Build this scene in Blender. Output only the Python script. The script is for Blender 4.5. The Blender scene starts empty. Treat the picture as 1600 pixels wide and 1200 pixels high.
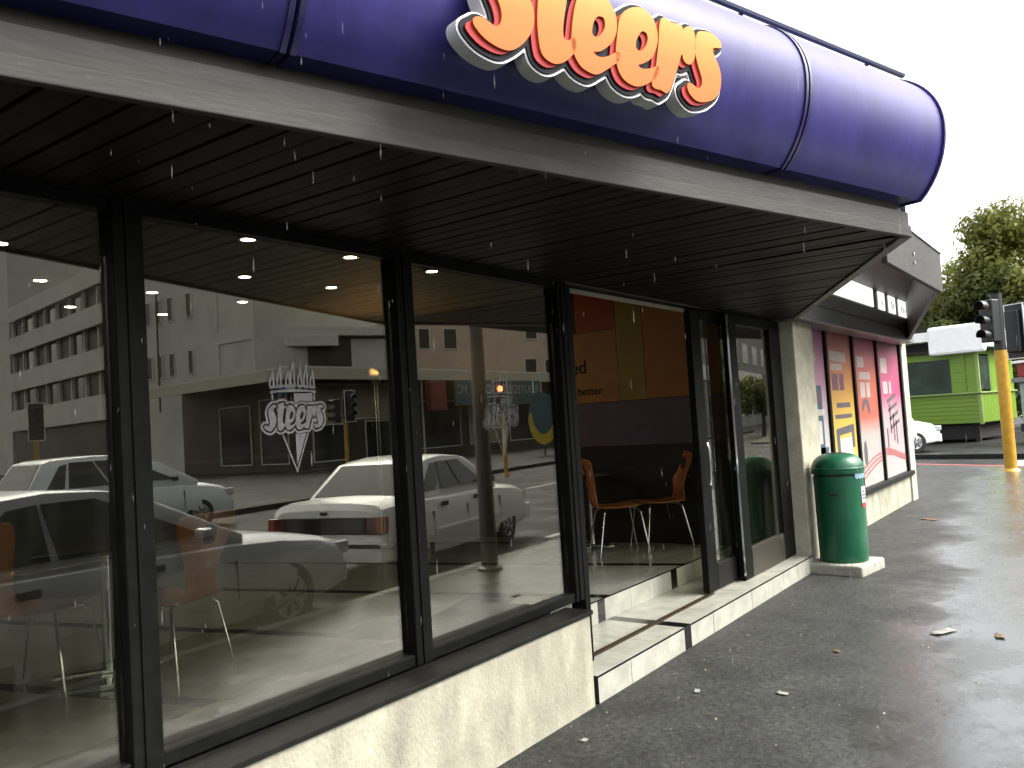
import bpy, bmesh, math, random
import numpy as np
from mathutils import Vector, Matrix
random.seed(7)
R = math.radians
SC = bpy.context.scene
COL = SC.collection

# ------------------------------------------------------------------ camera
cam_data = bpy.data.cameras.new('camera')
cam = bpy.data.objects.new('camera', cam_data)
COL.objects.link(cam)
SC.camera = cam
YAW, PITCH, ROLL = 0.62353, 0.048, -0.0628
fwd = Vector((math.cos(PITCH)*math.cos(YAW), math.cos(PITCH)*math.sin(YAW), math.sin(PITCH)))
rgt = Vector((math.sin(YAW), -math.cos(YAW), 0))
upv = rgt.cross(fwd)
r2 = rgt*math.cos(ROLL) + upv*math.sin(ROLL)
u2 = -rgt*math.sin(ROLL) + upv*math.cos(ROLL)
cm = Matrix((r2, u2, -fwd)).transposed().to_4x4()
cm.translation = Vector((0, -2.65, 1.574))
cam.matrix_world = cm
cam_data.sensor_width = 36
cam_data.lens = 36*1300/1600
cam_data.clip_start = 0.02
cam_data.clip_end = 2000

# ------------------------------------------------------------------ world, sun, exposure
SUN_EL, SUN_AZ = R(48), R(-62)          # azimuth of the sun measured from +X towards +Y
world = bpy.data.worlds.new('World')
SC.world = world
world.use_nodes = True
nt = world.node_tree
for n in list(nt.nodes): nt.nodes.remove(n)
sky = nt.nodes.new('ShaderNodeTexSky')
sky.sky_type = 'NISHITA'
sky.sun_disc = False
sky.sun_elevation = SUN_EL
sky.sun_rotation = R(90) - SUN_AZ
sky.air_density = 1.0
sky.dust_density = 6.0
hs = nt.nodes.new('ShaderNodeHueSaturation')
hs.inputs['Saturation'].default_value = 0.22
bg = nt.nodes.new('ShaderNodeBackground')
bg.inputs['Strength'].default_value = 0.15
wo = nt.nodes.new('ShaderNodeOutputWorld')
nt.links.new(sky.outputs[0], hs.inputs['Color'])
nt.links.new(hs.outputs[0], bg.inputs[0])
nt.links.new(bg.outputs[0], wo.inputs[0])

sd = bpy.data.lights.new('sun', 'SUN')
sd.energy = 0.55
sd.angle = R(25)
sd.color = (1.0, 0.97, 0.92)
sun = bpy.data.objects.new('sun', sd)
COL.objects.link(sun)
sdir = Vector((math.cos(SUN_EL)*math.cos(SUN_AZ), math.cos(SUN_EL)*math.sin(SUN_AZ), math.sin(SUN_EL)))
sun.rotation_euler = sdir.to_track_quat('Z', 'Y').to_euler()
sun.location = sdir*60

SC.view_settings.view_transform = 'Standard'
SC.view_settings.look = 'None'
SC.view_settings.gamma = 1
SC.view_settings.exposure = 2.05
SC.view_settings.use_curve_mapping = False
SC.cycles.max_bounces = 8
SC.cycles.transparent_max_bounces = 16
SC.cycles.glossy_bounces = 4
SC.cycles.caustics_reflective = False
SC.cycles.caustics_refractive = False
SC.cycles.sample_clamp_indirect = 6
SC.cycles.use_denoising = True

# ------------------------------------------------------------------ materials
MATS = {}
def mat(name, col, rough=0.6, metal=0.0, var=0.12, scale=6.0, bump=0.0, bscale=60.0, coat=0.0, spec=0.5, stretch=None, emit=None, estr=0.0):
    if name in MATS: return MATS[name]
    m = bpy.data.materials.new(name); m.use_nodes = True
    t = m.node_tree; p = t.nodes['Principled BSDF']
    p.inputs['Roughness'].default_value = rough
    p.inputs['Metallic'].default_value = metal
    p.inputs['Specular IOR Level'].default_value = spec
    if coat: p.inputs['Coat Weight'].default_value = coat; p.inputs['Coat Roughness'].default_value = 0.06
    geo = t.nodes.new('ShaderNodeNewGeometry')
    vec = geo.outputs['Position']
    if stretch:
        mp = t.nodes.new('ShaderNodeMapping'); mp.inputs['Scale'].default_value = stretch
        t.links.new(vec, mp.inputs['Vector']); vec = mp.outputs[0]
    nz = t.nodes.new('ShaderNodeTexNoise'); nz.inputs['Scale'].default_value = scale; nz.inputs['Detail'].default_value = 6; nz.inputs['Roughness'].default_value = 0.65
    t.links.new(vec, nz.inputs['Vector'])
    rp = t.nodes.new('ShaderNodeMapRange'); rp.inputs['From Min'].default_value = 0.3; rp.inputs['From Max'].default_value = 0.7
    rp.inputs['To Min'].default_value = 1-var; rp.inputs['To Max'].default_value = 1+var
    t.links.new(nz.outputs[0], rp.inputs['Value'])
    mx = t.nodes.new('ShaderNodeMix'); mx.data_type = 'RGBA'; mx.blend_type = 'MULTIPLY'
    mx.inputs['Factor'].default_value = 1; mx.inputs['A'].default_value = (*col, 1)
    t.links.new(rp.outputs[0], mx.inputs['B'])
    t.links.new(mx.outputs['Result'], p.inputs['Base Color'])
    if bump:
        n2 = t.nodes.new('ShaderNodeTexNoise'); n2.inputs['Scale'].default_value = bscale; n2.inputs['Detail'].default_value = 5
        t.links.new(vec, n2.inputs['Vector'])
        b = t.nodes.new('ShaderNodeBump'); b.inputs['Strength'].default_value = bump; b.inputs['Distance'].default_value = 0.02
        t.links.new(n2.outputs[0], b.inputs['Height']); t.links.new(b.outputs[0], p.inputs['Normal'])
    if emit:
        p.inputs['Emission Color'].default_value = (*emit, 1); p.inputs['Emission Strength'].default_value = estr
    MATS[name] = m
    return m

def asphalt(name, base, wet_edge=None):
    """wet asphalt: dark aggregate, a damp film and puddles with a ragged outline"""
    m = bpy.data.materials.new(name); m.use_nodes = True
    t = m.node_tree; p = t.nodes['Principled BSDF']; N = t.nodes.new; L = t.links.new
    geo = N('ShaderNodeNewGeometry'); sep = N('ShaderNodeSeparateXYZ'); L(geo.outputs['Position'], sep.inputs[0])
    def noise(scale, det=6, rough=.6):
        n = N('ShaderNodeTexNoise'); n.inputs['Scale'].default_value = scale; n.inputs['Detail'].default_value = det; n.inputs['Roughness'].default_value = rough
        L(geo.outputs['Position'], n.inputs['Vector']); return n.outputs[0]
    def rng(v, a, b, c, d):
        r = N('ShaderNodeMapRange'); r.inputs['From Min'].default_value = a; r.inputs['From Max'].default_value = b
        r.inputs['To Min'].default_value = c; r.inputs['To Max'].default_value = d; L(v, r.inputs['Value']); return r.outputs[0]
    def mth(op, a, b):
        k = N('ShaderNodeMath'); k.operation = op
        for i, v in enumerate((a, b)):
            if isinstance(v, (int, float)): k.inputs[i].default_value = v
            else: L(v, k.inputs[i])
        return k.outputs[0]
    fine = noise(26, 10, .85); mid = noise(7, 8, .7); big = noise(0.9, 7, .62)
    if wet_edge is None:
        wet = rng(big, .46, .64, .0, .55)
    else:
        ax, ay, ac = wet_edge           # signed distance across the pavement, wet towards the street
        dist = mth('ADD', mth('ADD', mth('MULTIPLY', sep.outputs[0], ax), mth('MULTIPLY', sep.outputs[1], ay)), ac)
        d2 = mth('ADD', dist, mth('MULTIPLY', mth('SUBTRACT', big, .5), 1.5))
        d2 = mth('ADD', d2, mth('MULTIPLY', mth('SUBTRACT', mid, .5), 0.7))
        wet = rng(d2, -.22, .22, 0, 1)
    pud = mth('MULTIPLY', wet, rng(mth('ADD', big, mth('MULTIPLY', mid, .35)), .62, .74, 0, 1))
    # colour
    cr = N('ShaderNodeValToRGB'); e = cr.color_ramp.elements
    e[0].position = .42; e[0].color = (base[0]*.35, base[1]*.35, base[2]*.35, 1)
    e[1].position = .60; e[1].color = (base[0]*1.9, base[1]*1.9, base[2]*1.9, 1)
    L(fine, cr.inputs[0])
    stain = rng(noise(2.3, 7, .65), .35, .7, .6, 1.4)
    mx = N('ShaderNodeMix'); mx.data_type = 'RGBA'; mx.blend_type = 'MULTIPLY'; mx.inputs['Factor'].default_value = 1
    L(cr.outputs[0], mx.inputs['A']); L(stain, mx.inputs['B'])
    vo = N('ShaderNodeTexVoronoi'); vo.inputs['Scale'].default_value = 16; L(geo.outputs['Position'], vo.inputs['Vector'])
    spk = mth('LESS_THAN', vo.outputs['Distance'], .055)
    spk2 = mth('MULTIPLY', spk, mth('GREATER_THAN', noise(5, 2, .5), .55))
    m2 = N('ShaderNodeMix'); m2.data_type = 'RGBA'; m2.inputs['B'].default_value = (.42, .38, .30, 1)
    L(spk2, m2.inputs['Factor']); L(mx.outputs['Result'], m2.inputs['A'])
    # wet film darkens the aggregate
    m3 = N('ShaderNodeMix'); m3.data_type = 'RGBA'; m3.blend_type = 'MULTIPLY'; m3.inputs['Factor'].default_value = 1
    L(m2.outputs['Result'], m3.inputs['A']); L(rng(wet, 0, 1, 1, .75), m3.inputs['B'])
    L(m3.outputs['Result'], p.inputs['Base Color'])
    rgh = mth('ADD', rng(wet, 0, 1, .62, .30), rng(mid, .3, .7, -.07, .07))
    rgh = mth('SUBTRACT', rgh, mth('MULTIPLY', pud, .06))
    L(mth('MAXIMUM', rgh, .03), p.inputs['Roughness'])
    p.inputs['Specular IOR Level'].default_value = .3 if wet_edge else .14
    L(mth('MULTIPLY', wet, 1.0 if wet_edge else .15), p.inputs['Coat Weight']); p.inputs['Coat Roughness'].default_value = .26; p.inputs['Coat IOR'].default_value = 1.7
    b = N('ShaderNodeBump'); b.inputs['Distance'].default_value = .012
    L(mth('MULTIPLY', rng(wet, 0, 1, .8, .22), mth('SUBTRACT', 1, mth('MULTIPLY', pud, .6))), b.inputs['Strength'])
    h = mth('ADD', fine, mth('MULTIPLY', noise(38, 5, .7), .8)); L(h, b.inputs['Height'])
    L(b.outputs[0], p.inputs['Normal']); L(b.outputs[0], p.inputs['Coat Normal'])
    return m

def glassmat(name, tint, ior=1.5, streak=True):
    m = bpy.data.materials.new(name); m.use_nodes = True
    t = m.node_tree; N = t.nodes.new; L = t.links.new
    t.nodes.remove(t.nodes['Principled BSDF'])
    out = t.nodes['Material Output']
    geo = N('ShaderNodeNewGeometry')
    fr = N('ShaderNodeFresnel')
    iv = N('ShaderNodeMapRange'); iv.inputs['To Min'].default_value = ior; iv.inputs['To Max'].default_value = 1/ior
    L(geo.outputs['Backfacing'], iv.inputs['Value']); L(iv.outputs[0], fr.inputs['IOR'])
    tr = N('ShaderNodeBsdfTransparent'); tr.inputs[0].default_value = (*tint, 1)
    gl = N('ShaderNodeBsdfGlossy'); gl.inputs['Roughness'].default_value = 0.0; gl.inputs[0].default_value = (1, .97, .88, 1)
    mx = N('ShaderNodeMixShader'); L(fr.outputs[0], mx.inputs[0]); L(tr.outputs[0], mx.inputs[1]); L(gl.outputs[0], mx.inputs[2])
    if streak:                                  # a thin film of dirt on the pane
        nz = N('ShaderNodeTexNoise'); nz.inputs['Scale'].default_value = 3; nz.inputs['Detail'].default_value = 8
        mp = N('ShaderNodeMapping'); mp.inputs['Scale'].default_value = (3, 3, .6); L(geo.outputs['Position'], mp.inputs[0]); L(mp.outputs[0], nz.inputs['Vector'])
        mr = N('ShaderNodeMapRange'); mr.inputs['From Min'].default_value = .45; mr.inputs['From Max'].default_value = .8; mr.inputs['To Min'].default_value = .001; mr.inputs['To Max'].default_value = .014
        L(nz.outputs[0], mr.inputs['Value'])
        df = N('ShaderNodeBsdfDiffuse'); df.inputs[0].default_value = (.5, .5, .46, 1)
        m2 = N('ShaderNodeMixShader'); L(mr.outputs[0], m2.inputs[0]); L(mx.outputs[0], m2.inputs[1]); L(df.outputs[0], m2.inputs[2]); mx = m2
    L(mx.outputs[0], out.inputs[0])
    return m

def ramp_print(name, stops, axis, lo, hi, rough=.45, spec=.5):
    """a printed colour gradient along an object axis"""
    m = bpy.data.materials.new(name); m.use_nodes = True
    t = m.node_tree; p = t.nodes['Principled BSDF']; N = t.nodes.new; L = t.links.new
    tc = N('ShaderNodeTexCoord'); sp = N('ShaderNodeSeparateXYZ'); L(tc.outputs['Object'], sp.inputs[0])
    mr = N('ShaderNodeMapRange'); mr.inputs['From Min'].default_value = lo; mr.inputs['From Max'].default_value = hi
    nz = N('ShaderNodeTexNoise'); nz.inputs['Scale'].default_value = 7; L(tc.outputs['Object'], nz.inputs['Vector'])
    ad = N('ShaderNodeMath'); ad.operation = 'MULTIPLY_ADD'; ad.inputs[1].default_value = (hi-lo)*.08; L(nz.outputs[0], ad.inputs[0]); L(sp.outputs[axis], ad.inputs[2])
    L(ad.outputs[0], mr.inputs['Value'])
    cr = N('ShaderNodeValToRGB'); el = cr.color_ramp.elements
    el[0].position = stops[0][0]; el[0].color = (*stops[0][1], 1)
    el[1].position = stops[-1][0]; el[1].color = (*stops[-1][1], 1)
    for ps, c in stops[1:-1]:
        q = el.new(ps); q.color = (*c, 1)
    L(mr.outputs[0], cr.inputs[0]); L(cr.outputs[0], p.inputs['Base Color'])
    p.inputs['Roughness'].default_value = rough; p.inputs['Specular IOR Level'].default_value = spec
    return m

M = dict(
 asphalt_pave = asphalt('pavement_asphalt', (.026, .027, .0235), (.078, -1, -1.86)),
 asphalt_road = asphalt('road_asphalt', (.018, .018, .0175)),
 cream = mat('cream_plaster', (.42, .395, .30), .8, var=.2, scale=6, bump=.4, bscale=90, spec=.2),
 cream_dirty = mat('stained_cream_plaster', (.305, .295, .225), .85, var=.34, scale=2.6, bump=.4, bscale=55, stretch=(1.6, 1.6, .8), spec=.15),
 black_frame = mat('black_aluminium', (.0065, .0068, .0058), .5, var=.35, scale=14, bump=.05, spec=.06),
 sill_black = mat('dark_sill', (.009, .009, .0075), .55, var=.4, scale=10, bump=.1, spec=.12),
 board = mat('dark_soffit_board', (.0088, .0076, .0045), .5, var=.5, spec=.08, scale=5, bump=.12, bscale=40, stretch=(6, .7, 1)),
 grey_fascia = mat('grey_painted_fascia', (.046, .044, .039), .65, var=.22, scale=7, bump=.12, bscale=30, stretch=(.5, .5, 3), spec=.2),
 trim = mat('soffit_trim', (0.042, 0.0408, 0.0372), .5, var=.2),
 purple = mat('violet_painted_metal', (.031, .026, .125), .4, var=.3, scale=1.6, bump=.10, bscale=2, spec=.24, stretch=(4, 4, .8)),
 seam = mat('dark_violet_seam', (0.0108, 0.0072, 0.054), .35, var=.2),
 white_gloss = mat('white_sign_plate', (0.585, 0.585, 0.57), .3, var=.05),
 black_gloss = mat('black_sign_outline', (.006, .006, .009), .5, var=.1, spec=.06),
 red_gloss = mat('red_sign_shadow', (.28, .022, .022), .5, var=.08, spec=.1),
 tile = mat('glazed_cream_tile', (.345, .34, .285), .22, var=.2, scale=6, spec=.4),
 tile_floor = mat('worn_cream_floor_tile', (.23, .235, .20), .25, var=.2, scale=4),
 tile_black = mat('glazed_black_tile', (0.0072, 0.0072, 0.0078), .14, var=.3),
 grout = mat('tile_grout', (0.054, 0.051, 0.042), .85, var=.25, bump=.2),
 ceil = mat('interior_ceiling_paint', (.13, .115, .055), .7, var=.08),
 dark_wall = mat('dark_interior_wall', (0.015, 0.0126, 0.0096), .5, var=.25),
 brown_wall = mat('brown_interior_wall', (0.042, 0.03, 0.018), .6, var=.2),
 rust = mat('worn_door_track', (0.06, 0.039, 0.024), .5, .6, var=.4, scale=30),
 chrome = mat('chrome_tube', (0.62, 0.63, 0.62), .14, 1.0, var=.05),
 ply = mat('orange_plywood', (0.35, 0.119, 0.035), .35, var=.18, scale=4, stretch=(1, 1, 8), coat=.3),
 table_top = mat('dark_table_top', (0.012, 0.0108, 0.0096), .25, var=.2),
 bin_green = mat('green_bin_plastic', (.006, .085, .038), .34, var=.2, scale=5, spec=.45, bump=.06, bscale=60),
 bin_dark = mat('bin_opening', (0.0048, 0.0072, 0.006), .6),
 concrete = mat('weathered_concrete', (0.3, 0.2888, 0.24), .85, var=.25, scale=14, bump=.6, bscale=60),
 bag = mat('pale_blue_bin_liner', (0.18, 0.312, 0.372), .3, var=.2, scale=12, bump=.5, bscale=25),
 sticker = mat('white_sticker', (0.45, 0.444, 0.432), .4),
 sticker_red = mat('red_sticker', (0.372, 0.036, 0.042), .4),
 lime = mat('lime_green_paint', (0.132, 0.24, 0.015), .45, var=.10, scale=3, bump=.06, bscale=30, stretch=(1, 1, 6)),
 lime_trim = mat('pale_green_trim', (0.216, 0.3, 0.084), .45, var=.1),
 white_paint = mat('white_gloss_paint', (.86, .86, .84), .4, var=.05),
 dark_glass = mat('dark_window_glass', (0.0126, 0.0168, 0.0154), .05, var=.15, spec=.4),
 under = mat('dark_chassis', (0.012, 0.0108, 0.009), .8),
 yellow = mat('yellow_pole_paint', (.46, .25, .015), .4, var=.2, scale=8),
 sig_black = mat('black_signal_housing', (0.0072, 0.0084, 0.0096), .4),
 lens_off = mat('dark_lens', (0.03, 0.012, 0.012), .2),
 lens_red = mat('lit_red_lens', (0.8, 0.1, 0.05), .3, emit=(1, .16, .06), estr=8),
 bark = mat('tree_bark', (0.042, 0.033, 0.024), .9, var=.35, scale=10, bump=.8, bscale=30),
 car_white = mat('white_car_paint', (.80, .80, .77), .3, var=.03, coat=.6),
 car_white2 = mat('cool_white_car_paint', (.66, .70, .72), .3, var=.03, coat=.6),
 car_silver = mat('silver_car_paint', (.50, .53, .57), .34, .1, var=.04, coat=.6),
 rubber = mat('tyre_rubber', (0.0084, 0.0084, 0.0084), .8),
 rim = mat('alloy_rim', (0.35, 0.35, 0.35), .35, .8, var=.1),
 tail = mat('dark_red_tail_lamp', (0.096, 0.0072, 0.006), .2, var=.2),
 tail_dark = mat('smoked_tail_panel', (0.0132, 0.0072, 0.0072), .25, var=.2),
 amber = mat('amber_indicator', (0.3, 0.072, 0.012), .25),
 lampglass = mat('headlamp_glass', (0.55, 0.57, 0.58), .12, .3),
 plastic = mat('black_plastic', (0.012, 0.012, 0.012), .6),
 apt_white = mat('white_apartment_render', (.60, .60, .55), .8, var=.12, scale=.6),
 cream_render = mat('cream_house_render', (.62, .48, .39), .8, var=.12, scale=.8),
 shop_brown = mat('brown_shopfront', (0.051, 0.0372, 0.021), .6, var=.35, scale=1.2),
 shop_cream = mat('pale_shop_panel', (.36, .32, .22), .6, var=.15),
 canopy_cream = mat('cream_canopy_band', (.50, .46, .37), .7, var=.12),
 slab = mat('pale_roof_slab', (.66, .65, .60), .7, var=.08),
 teal = mat('teal_sign_board', (0.018, 0.078, 0.096), .4, var=.12),
 letter_pale = mat('pale_sign_lettering', (0.33, 0.348, 0.324), .5),
 crescent = mat('yellow_crescent', (0.45, 0.33, 0.012), .4),
 redpanel = mat('dark_red_panel', (0.132, 0.018, 0.012), .5),
 blue = mat('blue_bunting', (0.018, 0.12, 0.288), .5),
 pole_grey = mat('brown_grey_steel_pole', (0.084, 0.072, 0.06), .5, var=.2),
 kerb = mat('kerb_concrete', (0.168, 0.162, 0.144), .8, var=.2, bump=.3),
 red_line = mat('worn_red_line', (0.252, 0.048, 0.042), .6, var=.3, scale=10),
 white_line = mat('worn_white_line', (0.432, 0.432, 0.42), .5, var=.2, scale=10),
 paper = mat('scrap_paper', (.22, .21, .19), .7, var=.2, scale=20),
 leaf_brown = mat('fallen_leaf', (0.12, 0.066, 0.024), .7, var=.3),
 board_metal = mat('brushed_signboard', (0.198, 0.198, 0.186), .35, .3, var=.2, scale=4),
 board_dark = mat('dark_signboard_frame', (0.024, 0.0252, 0.027), .4, var=.2),
 lightbox = mat('white_signboard_panel', (0.656, 0.656, 0.624), .35, var=.04, emit=(1,1,.94), estr=.3),
 bulb = mat('downlight_bulb', (1, 1, 1), .4, emit=(1.0, .93, .80), estr=22),
 warm_bulb = mat('warm_lamp_bulb', (1, 0.8, 0.5), .4, emit=(1.0, .55, .20), estr=8),
 ring = mat('downlight_rim', (0.3, 0.3, 0.288), .3, .6),
 grass = mat('verge_green', (0.03, 0.045, 0.012), .8, var=.3, scale=2),
)
M['glass'] = glassmat('shop_window_glass', (.70, .71, .63), 2.05)
def leafmat(name, col):
    m = mat(name, col, .55, var=.6, scale=.9, spec=.25); t = m.node_tree; N = t.nodes.new; L = t.links.new
    p = t.nodes['Principled BSDF']; src = p.inputs['Base Color'].links[0].from_socket
    tl = N('ShaderNodeBsdfTranslucent'); L(src, tl.inputs[0]); mx = N('ShaderNodeMixShader'); mx.inputs[0].default_value = .42
    L(p.outputs[0], mx.inputs[1]); L(tl.outputs[0], mx.inputs[2]); L(mx.outputs[0], t.nodes['Material Output'].inputs[0]); return m
M['leaf'] = leafmat('leaf_yellow_green', (.16, .175, .03)); M['leaf2'] = leafmat('leaf_deep_green', (.085, .10, .02))
M['kiosk_glass'] = mat('green_tinted_kiosk_glass', (.028, .045, .034), .12, var=.5, scale=1.5, spec=.5)
M['decal'] = mat('frosted_window_film', (.40, .40, .39), .6)
def film(name, col, cover):
    m = bpy.data.materials.new(name); m.use_nodes = True
    t = m.node_tree; p = t.nodes['Principled BSDF']; p.inputs['Base Color'].default_value = (*col, 1); p.inputs['Roughness'].default_value = .6
    tr = t.nodes.new('ShaderNodeBsdfTransparent'); mx = t.nodes.new('ShaderNodeMixShader'); mx.inputs[0].default_value = cover
    nz = t.nodes.new('ShaderNodeTexNoise'); nz.inputs['Scale'].default_value = 60
    mr = t.nodes.new('ShaderNodeMapRange'); mr.inputs['To Min'].default_value = cover*.75; mr.inputs['To Max'].default_value = min(1, cover*1.25)
    t.links.new(nz.outputs[0], mr.inputs['Value']); t.links.new(mr.outputs[0], mx.inputs[0])
    t.links.new(tr.outputs[0], mx.inputs[1]); t.links.new(p.outputs[0], mx.inputs[2]); t.links.new(mx.outputs[0], t.nodes['Material Output'].inputs[0])
    return m
M['film'] = film('frosted_logo_film', (.33, .33, .31), .36)
M['film_faint'] = film('faint_logo_film', (.33, .33, .31), .13)

# ------------------------------------------------------------------ helpers
def link(o, parent=None):
    COL.objects.link(o)
    if parent is not None: o.parent = parent
    return o
def tag(o, label=None, cat=None, group=None, kind=None):
    if label: o['label'] = label
    if cat: o['category'] = cat
    if group: o['group'] = group
    if kind: o['kind'] = kind
    return o
def empty(name, loc=(0, 0, 0), rz=0, label=None, cat=None, group=None):
    o = bpy.data.objects.new(name, None); link(o)
    o.location = loc; o.rotation_euler = (0, 0, rz); o.empty_display_size = .2
    return tag(o, label, cat, group)

class MB:
    def __init__(s): s.v = []; s.f = []
    def add(s, vs, fs):
        b = len(s.v); s.v += [tuple(p) for p in vs]; s.f += [tuple(i+b for i in f) for f in fs]; return s
    def box(s, x0, x1, y0, y1, z0, z1):
        return s.add([(x0,y0,z0),(x1,y0,z0),(x1,y1,z0),(x0,y1,z0),(x0,y0,z1),(x1,y0,z1),(x1,y1,z1),(x0,y1,z1)],
                     [(3,2,1,0),(4,5,6,7),(0,1,5,4),(1,2,6,5),(2,3,7,6),(3,0,4,7)])
    def prism(s, poly, z0, z1):
        n = len(poly)
        a = sum(poly[i][0]*poly[(i+1)%n][1]-poly[(i+1)%n][0]*poly[i][1] for i in range(n))
        if a < 0: poly = poly[::-1]
        vs = [(p[0], p[1], z0) for p in poly]+[(p[0], p[1], z1) for p in poly]
        fs = [tuple(range(n-1, -1, -1)), tuple(range(n, 2*n))]+[(i, (i+1)%n, n+(i+1)%n, n+i) for i in range(n)]
        return s.add(vs, fs)
    def wall(s, a, b, z0, z1, th):
        """upright slab from a to b in plan, thickness th to the left of a->b"""
        dx, dy = b[0]-a[0], b[1]-a[1]; l = math.hypot(dx, dy); nx, ny = -dy/l*th, dx/l*th
        return s.prism([a, b, (b[0]+nx, b[1]+ny), (a[0]+nx, a[1]+ny)], z0, z1)
    def tube(s, pts, r, n=8, cap=True):
        pts = [Vector(p) for p in pts]; rs = r if isinstance(r, (list, tuple)) else [r]*len(pts)
        rings = []; prev = None
        for i, p in enumerate(pts):
            if i == 0: d = pts[1]-p
            elif i == len(pts)-1: d = p-pts[i-1]
            else: d = (pts[i+1]-p).normalized()+(p-pts[i-1]).normalized()
            d.normalize()
            a = prev if prev is not None else (Vector((0, 0, 1)) if abs(d.z) < .9 else Vector((1, 0, 0)))
            x = (a-d*a.dot(d)).normalized(); y = d.cross(x); prev = x
            rings.append([p+(x*math.cos(2*math.pi*k/n)+y*math.sin(2*math.pi*k/n))*rs[i] for k in range(n)])
        vs = [q for r_ in rings for q in r_]; fs = []
        for i in range(len(pts)-1):
            for k in range(n):
                fs.append((i*n+k, i*n+(k+1)%n, (i+1)*n+(k+1)%n, (i+1)*n+k))
        if cap: fs += [tuple(range(n-1, -1, -1)), tuple(range((len(pts)-1)*n, len(pts)*n))]
        return s.add(vs, fs)
    def lathe(s, prof, n=32, cx=0, cy=0, cap=True):
        vs = []; fs = []
        for r_, z in prof:
            vs += [(cx+r_*math.cos(2*math.pi*k/n), cy+r_*math.sin(2*math.pi*k/n), z) for k in range(n)]
        for i in range(len(prof)-1):
            for k in range(n):
                fs.append((i*n+k, i*n+(k+1)%n, (i+1)*n+(k+1)%n, (i+1)*n+k))
        if cap: fs += [tuple(range(n-1, -1, -1)), tuple(range((len(prof)-1)*n, len(prof)*n))]
        return s.add(vs, fs)
    def build(s, name, m, parent=None, smooth=None, bevel=0, seg=2, loc=None, rot=None):
        me = bpy.data.meshes.new(name); me.from_pydata(s.v, [], s.f); me.update()
        bm = bmesh.new(); bm.from_mesh(me); bmesh.ops.recalc_face_normals(bm, faces=bm.faces)
        if bevel:
            ed = [e for e in bm.edges if len(e.link_faces) == 2 and e.calc_face_angle(0) > .5]
            bmesh.ops.bevel(bm, geom=ed, offset=bevel, segments=seg, affect='EDGES', profile=.5, clamp_overlap=True)
        bm.to_mesh(me); bm.free()
        if smooth is not None:
            me.polygons.foreach_set('use_smooth', [True]*len(me.polygons)); me.set_sharp_from_angle(angle=R(smooth))
        me.materials.append(m)
        o = bpy.data.objects.new(name, me); link(o, parent)
        if loc is not None: o.location = loc
        if rot is not None: o.rotation_euler = rot
        return o
def B(*a): return MB().box(*a)
def copy_tree(o, parent=None):
    c = o.copy(); COL.objects.link(c); c.parent = parent
    for ch in o.children: copy_tree(ch, c)
    return c
def baked(o):
    """apply an object's modifiers into plain mesh data"""
    dg = bpy.context.evaluated_depsgraph_get()
    me = bpy.data.meshes.new_from_object(o.evaluated_get(dg)); old = o.data
    o.modifiers.clear(); o.data = me; bpy.data.meshes.remove(old); return o
def clip(poly, inside, cut):
    out = []
    for i in range(len(poly)):
        a, b = poly[i], poly[(i+1) % len(poly)]
        ia, ib = inside(a), inside(b)
        if ia: out.append(a)
        if ia != ib: out.append(cut(a, b))
    return out
def clip_half(poly, nx, ny, c):      # keep nx*x+ny*y <= c
    f = lambda p: nx*p[0]+ny*p[1]-c
    def cut(a, b):
        fa, fb = f(a), f(b); t = fa/(fa-fb); return (a[0]+(b[0]-a[0])*t, a[1]+(b[1]-a[1])*t)
    return clip(poly, lambda p: f(p) <= 0, cut)
def flat_shape(name, loops, m, parent, depth, mw=None):
    """closed 2D outlines (holes allowed) turned into one solid mesh of the given depth"""
    cu = bpy.data.curves.new(name, 'CURVE'); cu.dimensions = '2D'; cu.fill_mode = 'BOTH'; cu.extrude = depth/2
    for lp in loops:
        sp = cu.splines.new('POLY'); sp.points.add(len(lp)-1); sp.use_cyclic_u = True
        for i, p in enumerate(lp): sp.points[i].co = (p[0], p[1], 0, 1)
    tmp = bpy.data.objects.new(name+'_curve', cu); COL.objects.link(tmp)
    dg = bpy.context.evaluated_depsgraph_get()
    me = bpy.data.meshes.new_from_object(tmp.evaluated_get(dg)); bpy.data.objects.remove(tmp); bpy.data.curves.remove(cu)
    me.name = name; me.materials.clear(); me.materials.append(m)
    o = bpy.data.objects.new(name, me); link(o, parent)
    if mw is not None: o.matrix_local = mw
    return o
def text_mesh(name, body, size, m, parent, depth, mw):
    cu = bpy.data.curves.new(name, 'FONT'); cu.body = body; cu.size = size; cu.extrude = depth/2; cu.align_x = 'CENTER'; cu.align_y = 'CENTER'
    tmp = bpy.data.objects.new(name+'_text', cu); COL.objects.link(tmp)
    dg = bpy.context.evaluated_depsgraph_get()
    me = bpy.data.meshes.new_from_object(tmp.evaluated_get(dg)); bpy.data.objects.remove(tmp); bpy.data.curves.remove(cu)
    me.name = name; me.materials.clear(); me.materials.append(m)
    o = bpy.data.objects.new(name, me); link(o, parent); o.matrix_local = mw
    return o
def frame_mat(org, x, y):
    x = Vector(x).normalized(); y = Vector(y).normalized(); z = x.cross(y)
    mm = Matrix((x, y, z)).transposed().to_4x4(); mm.translation = Vector(org); return mm

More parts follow.
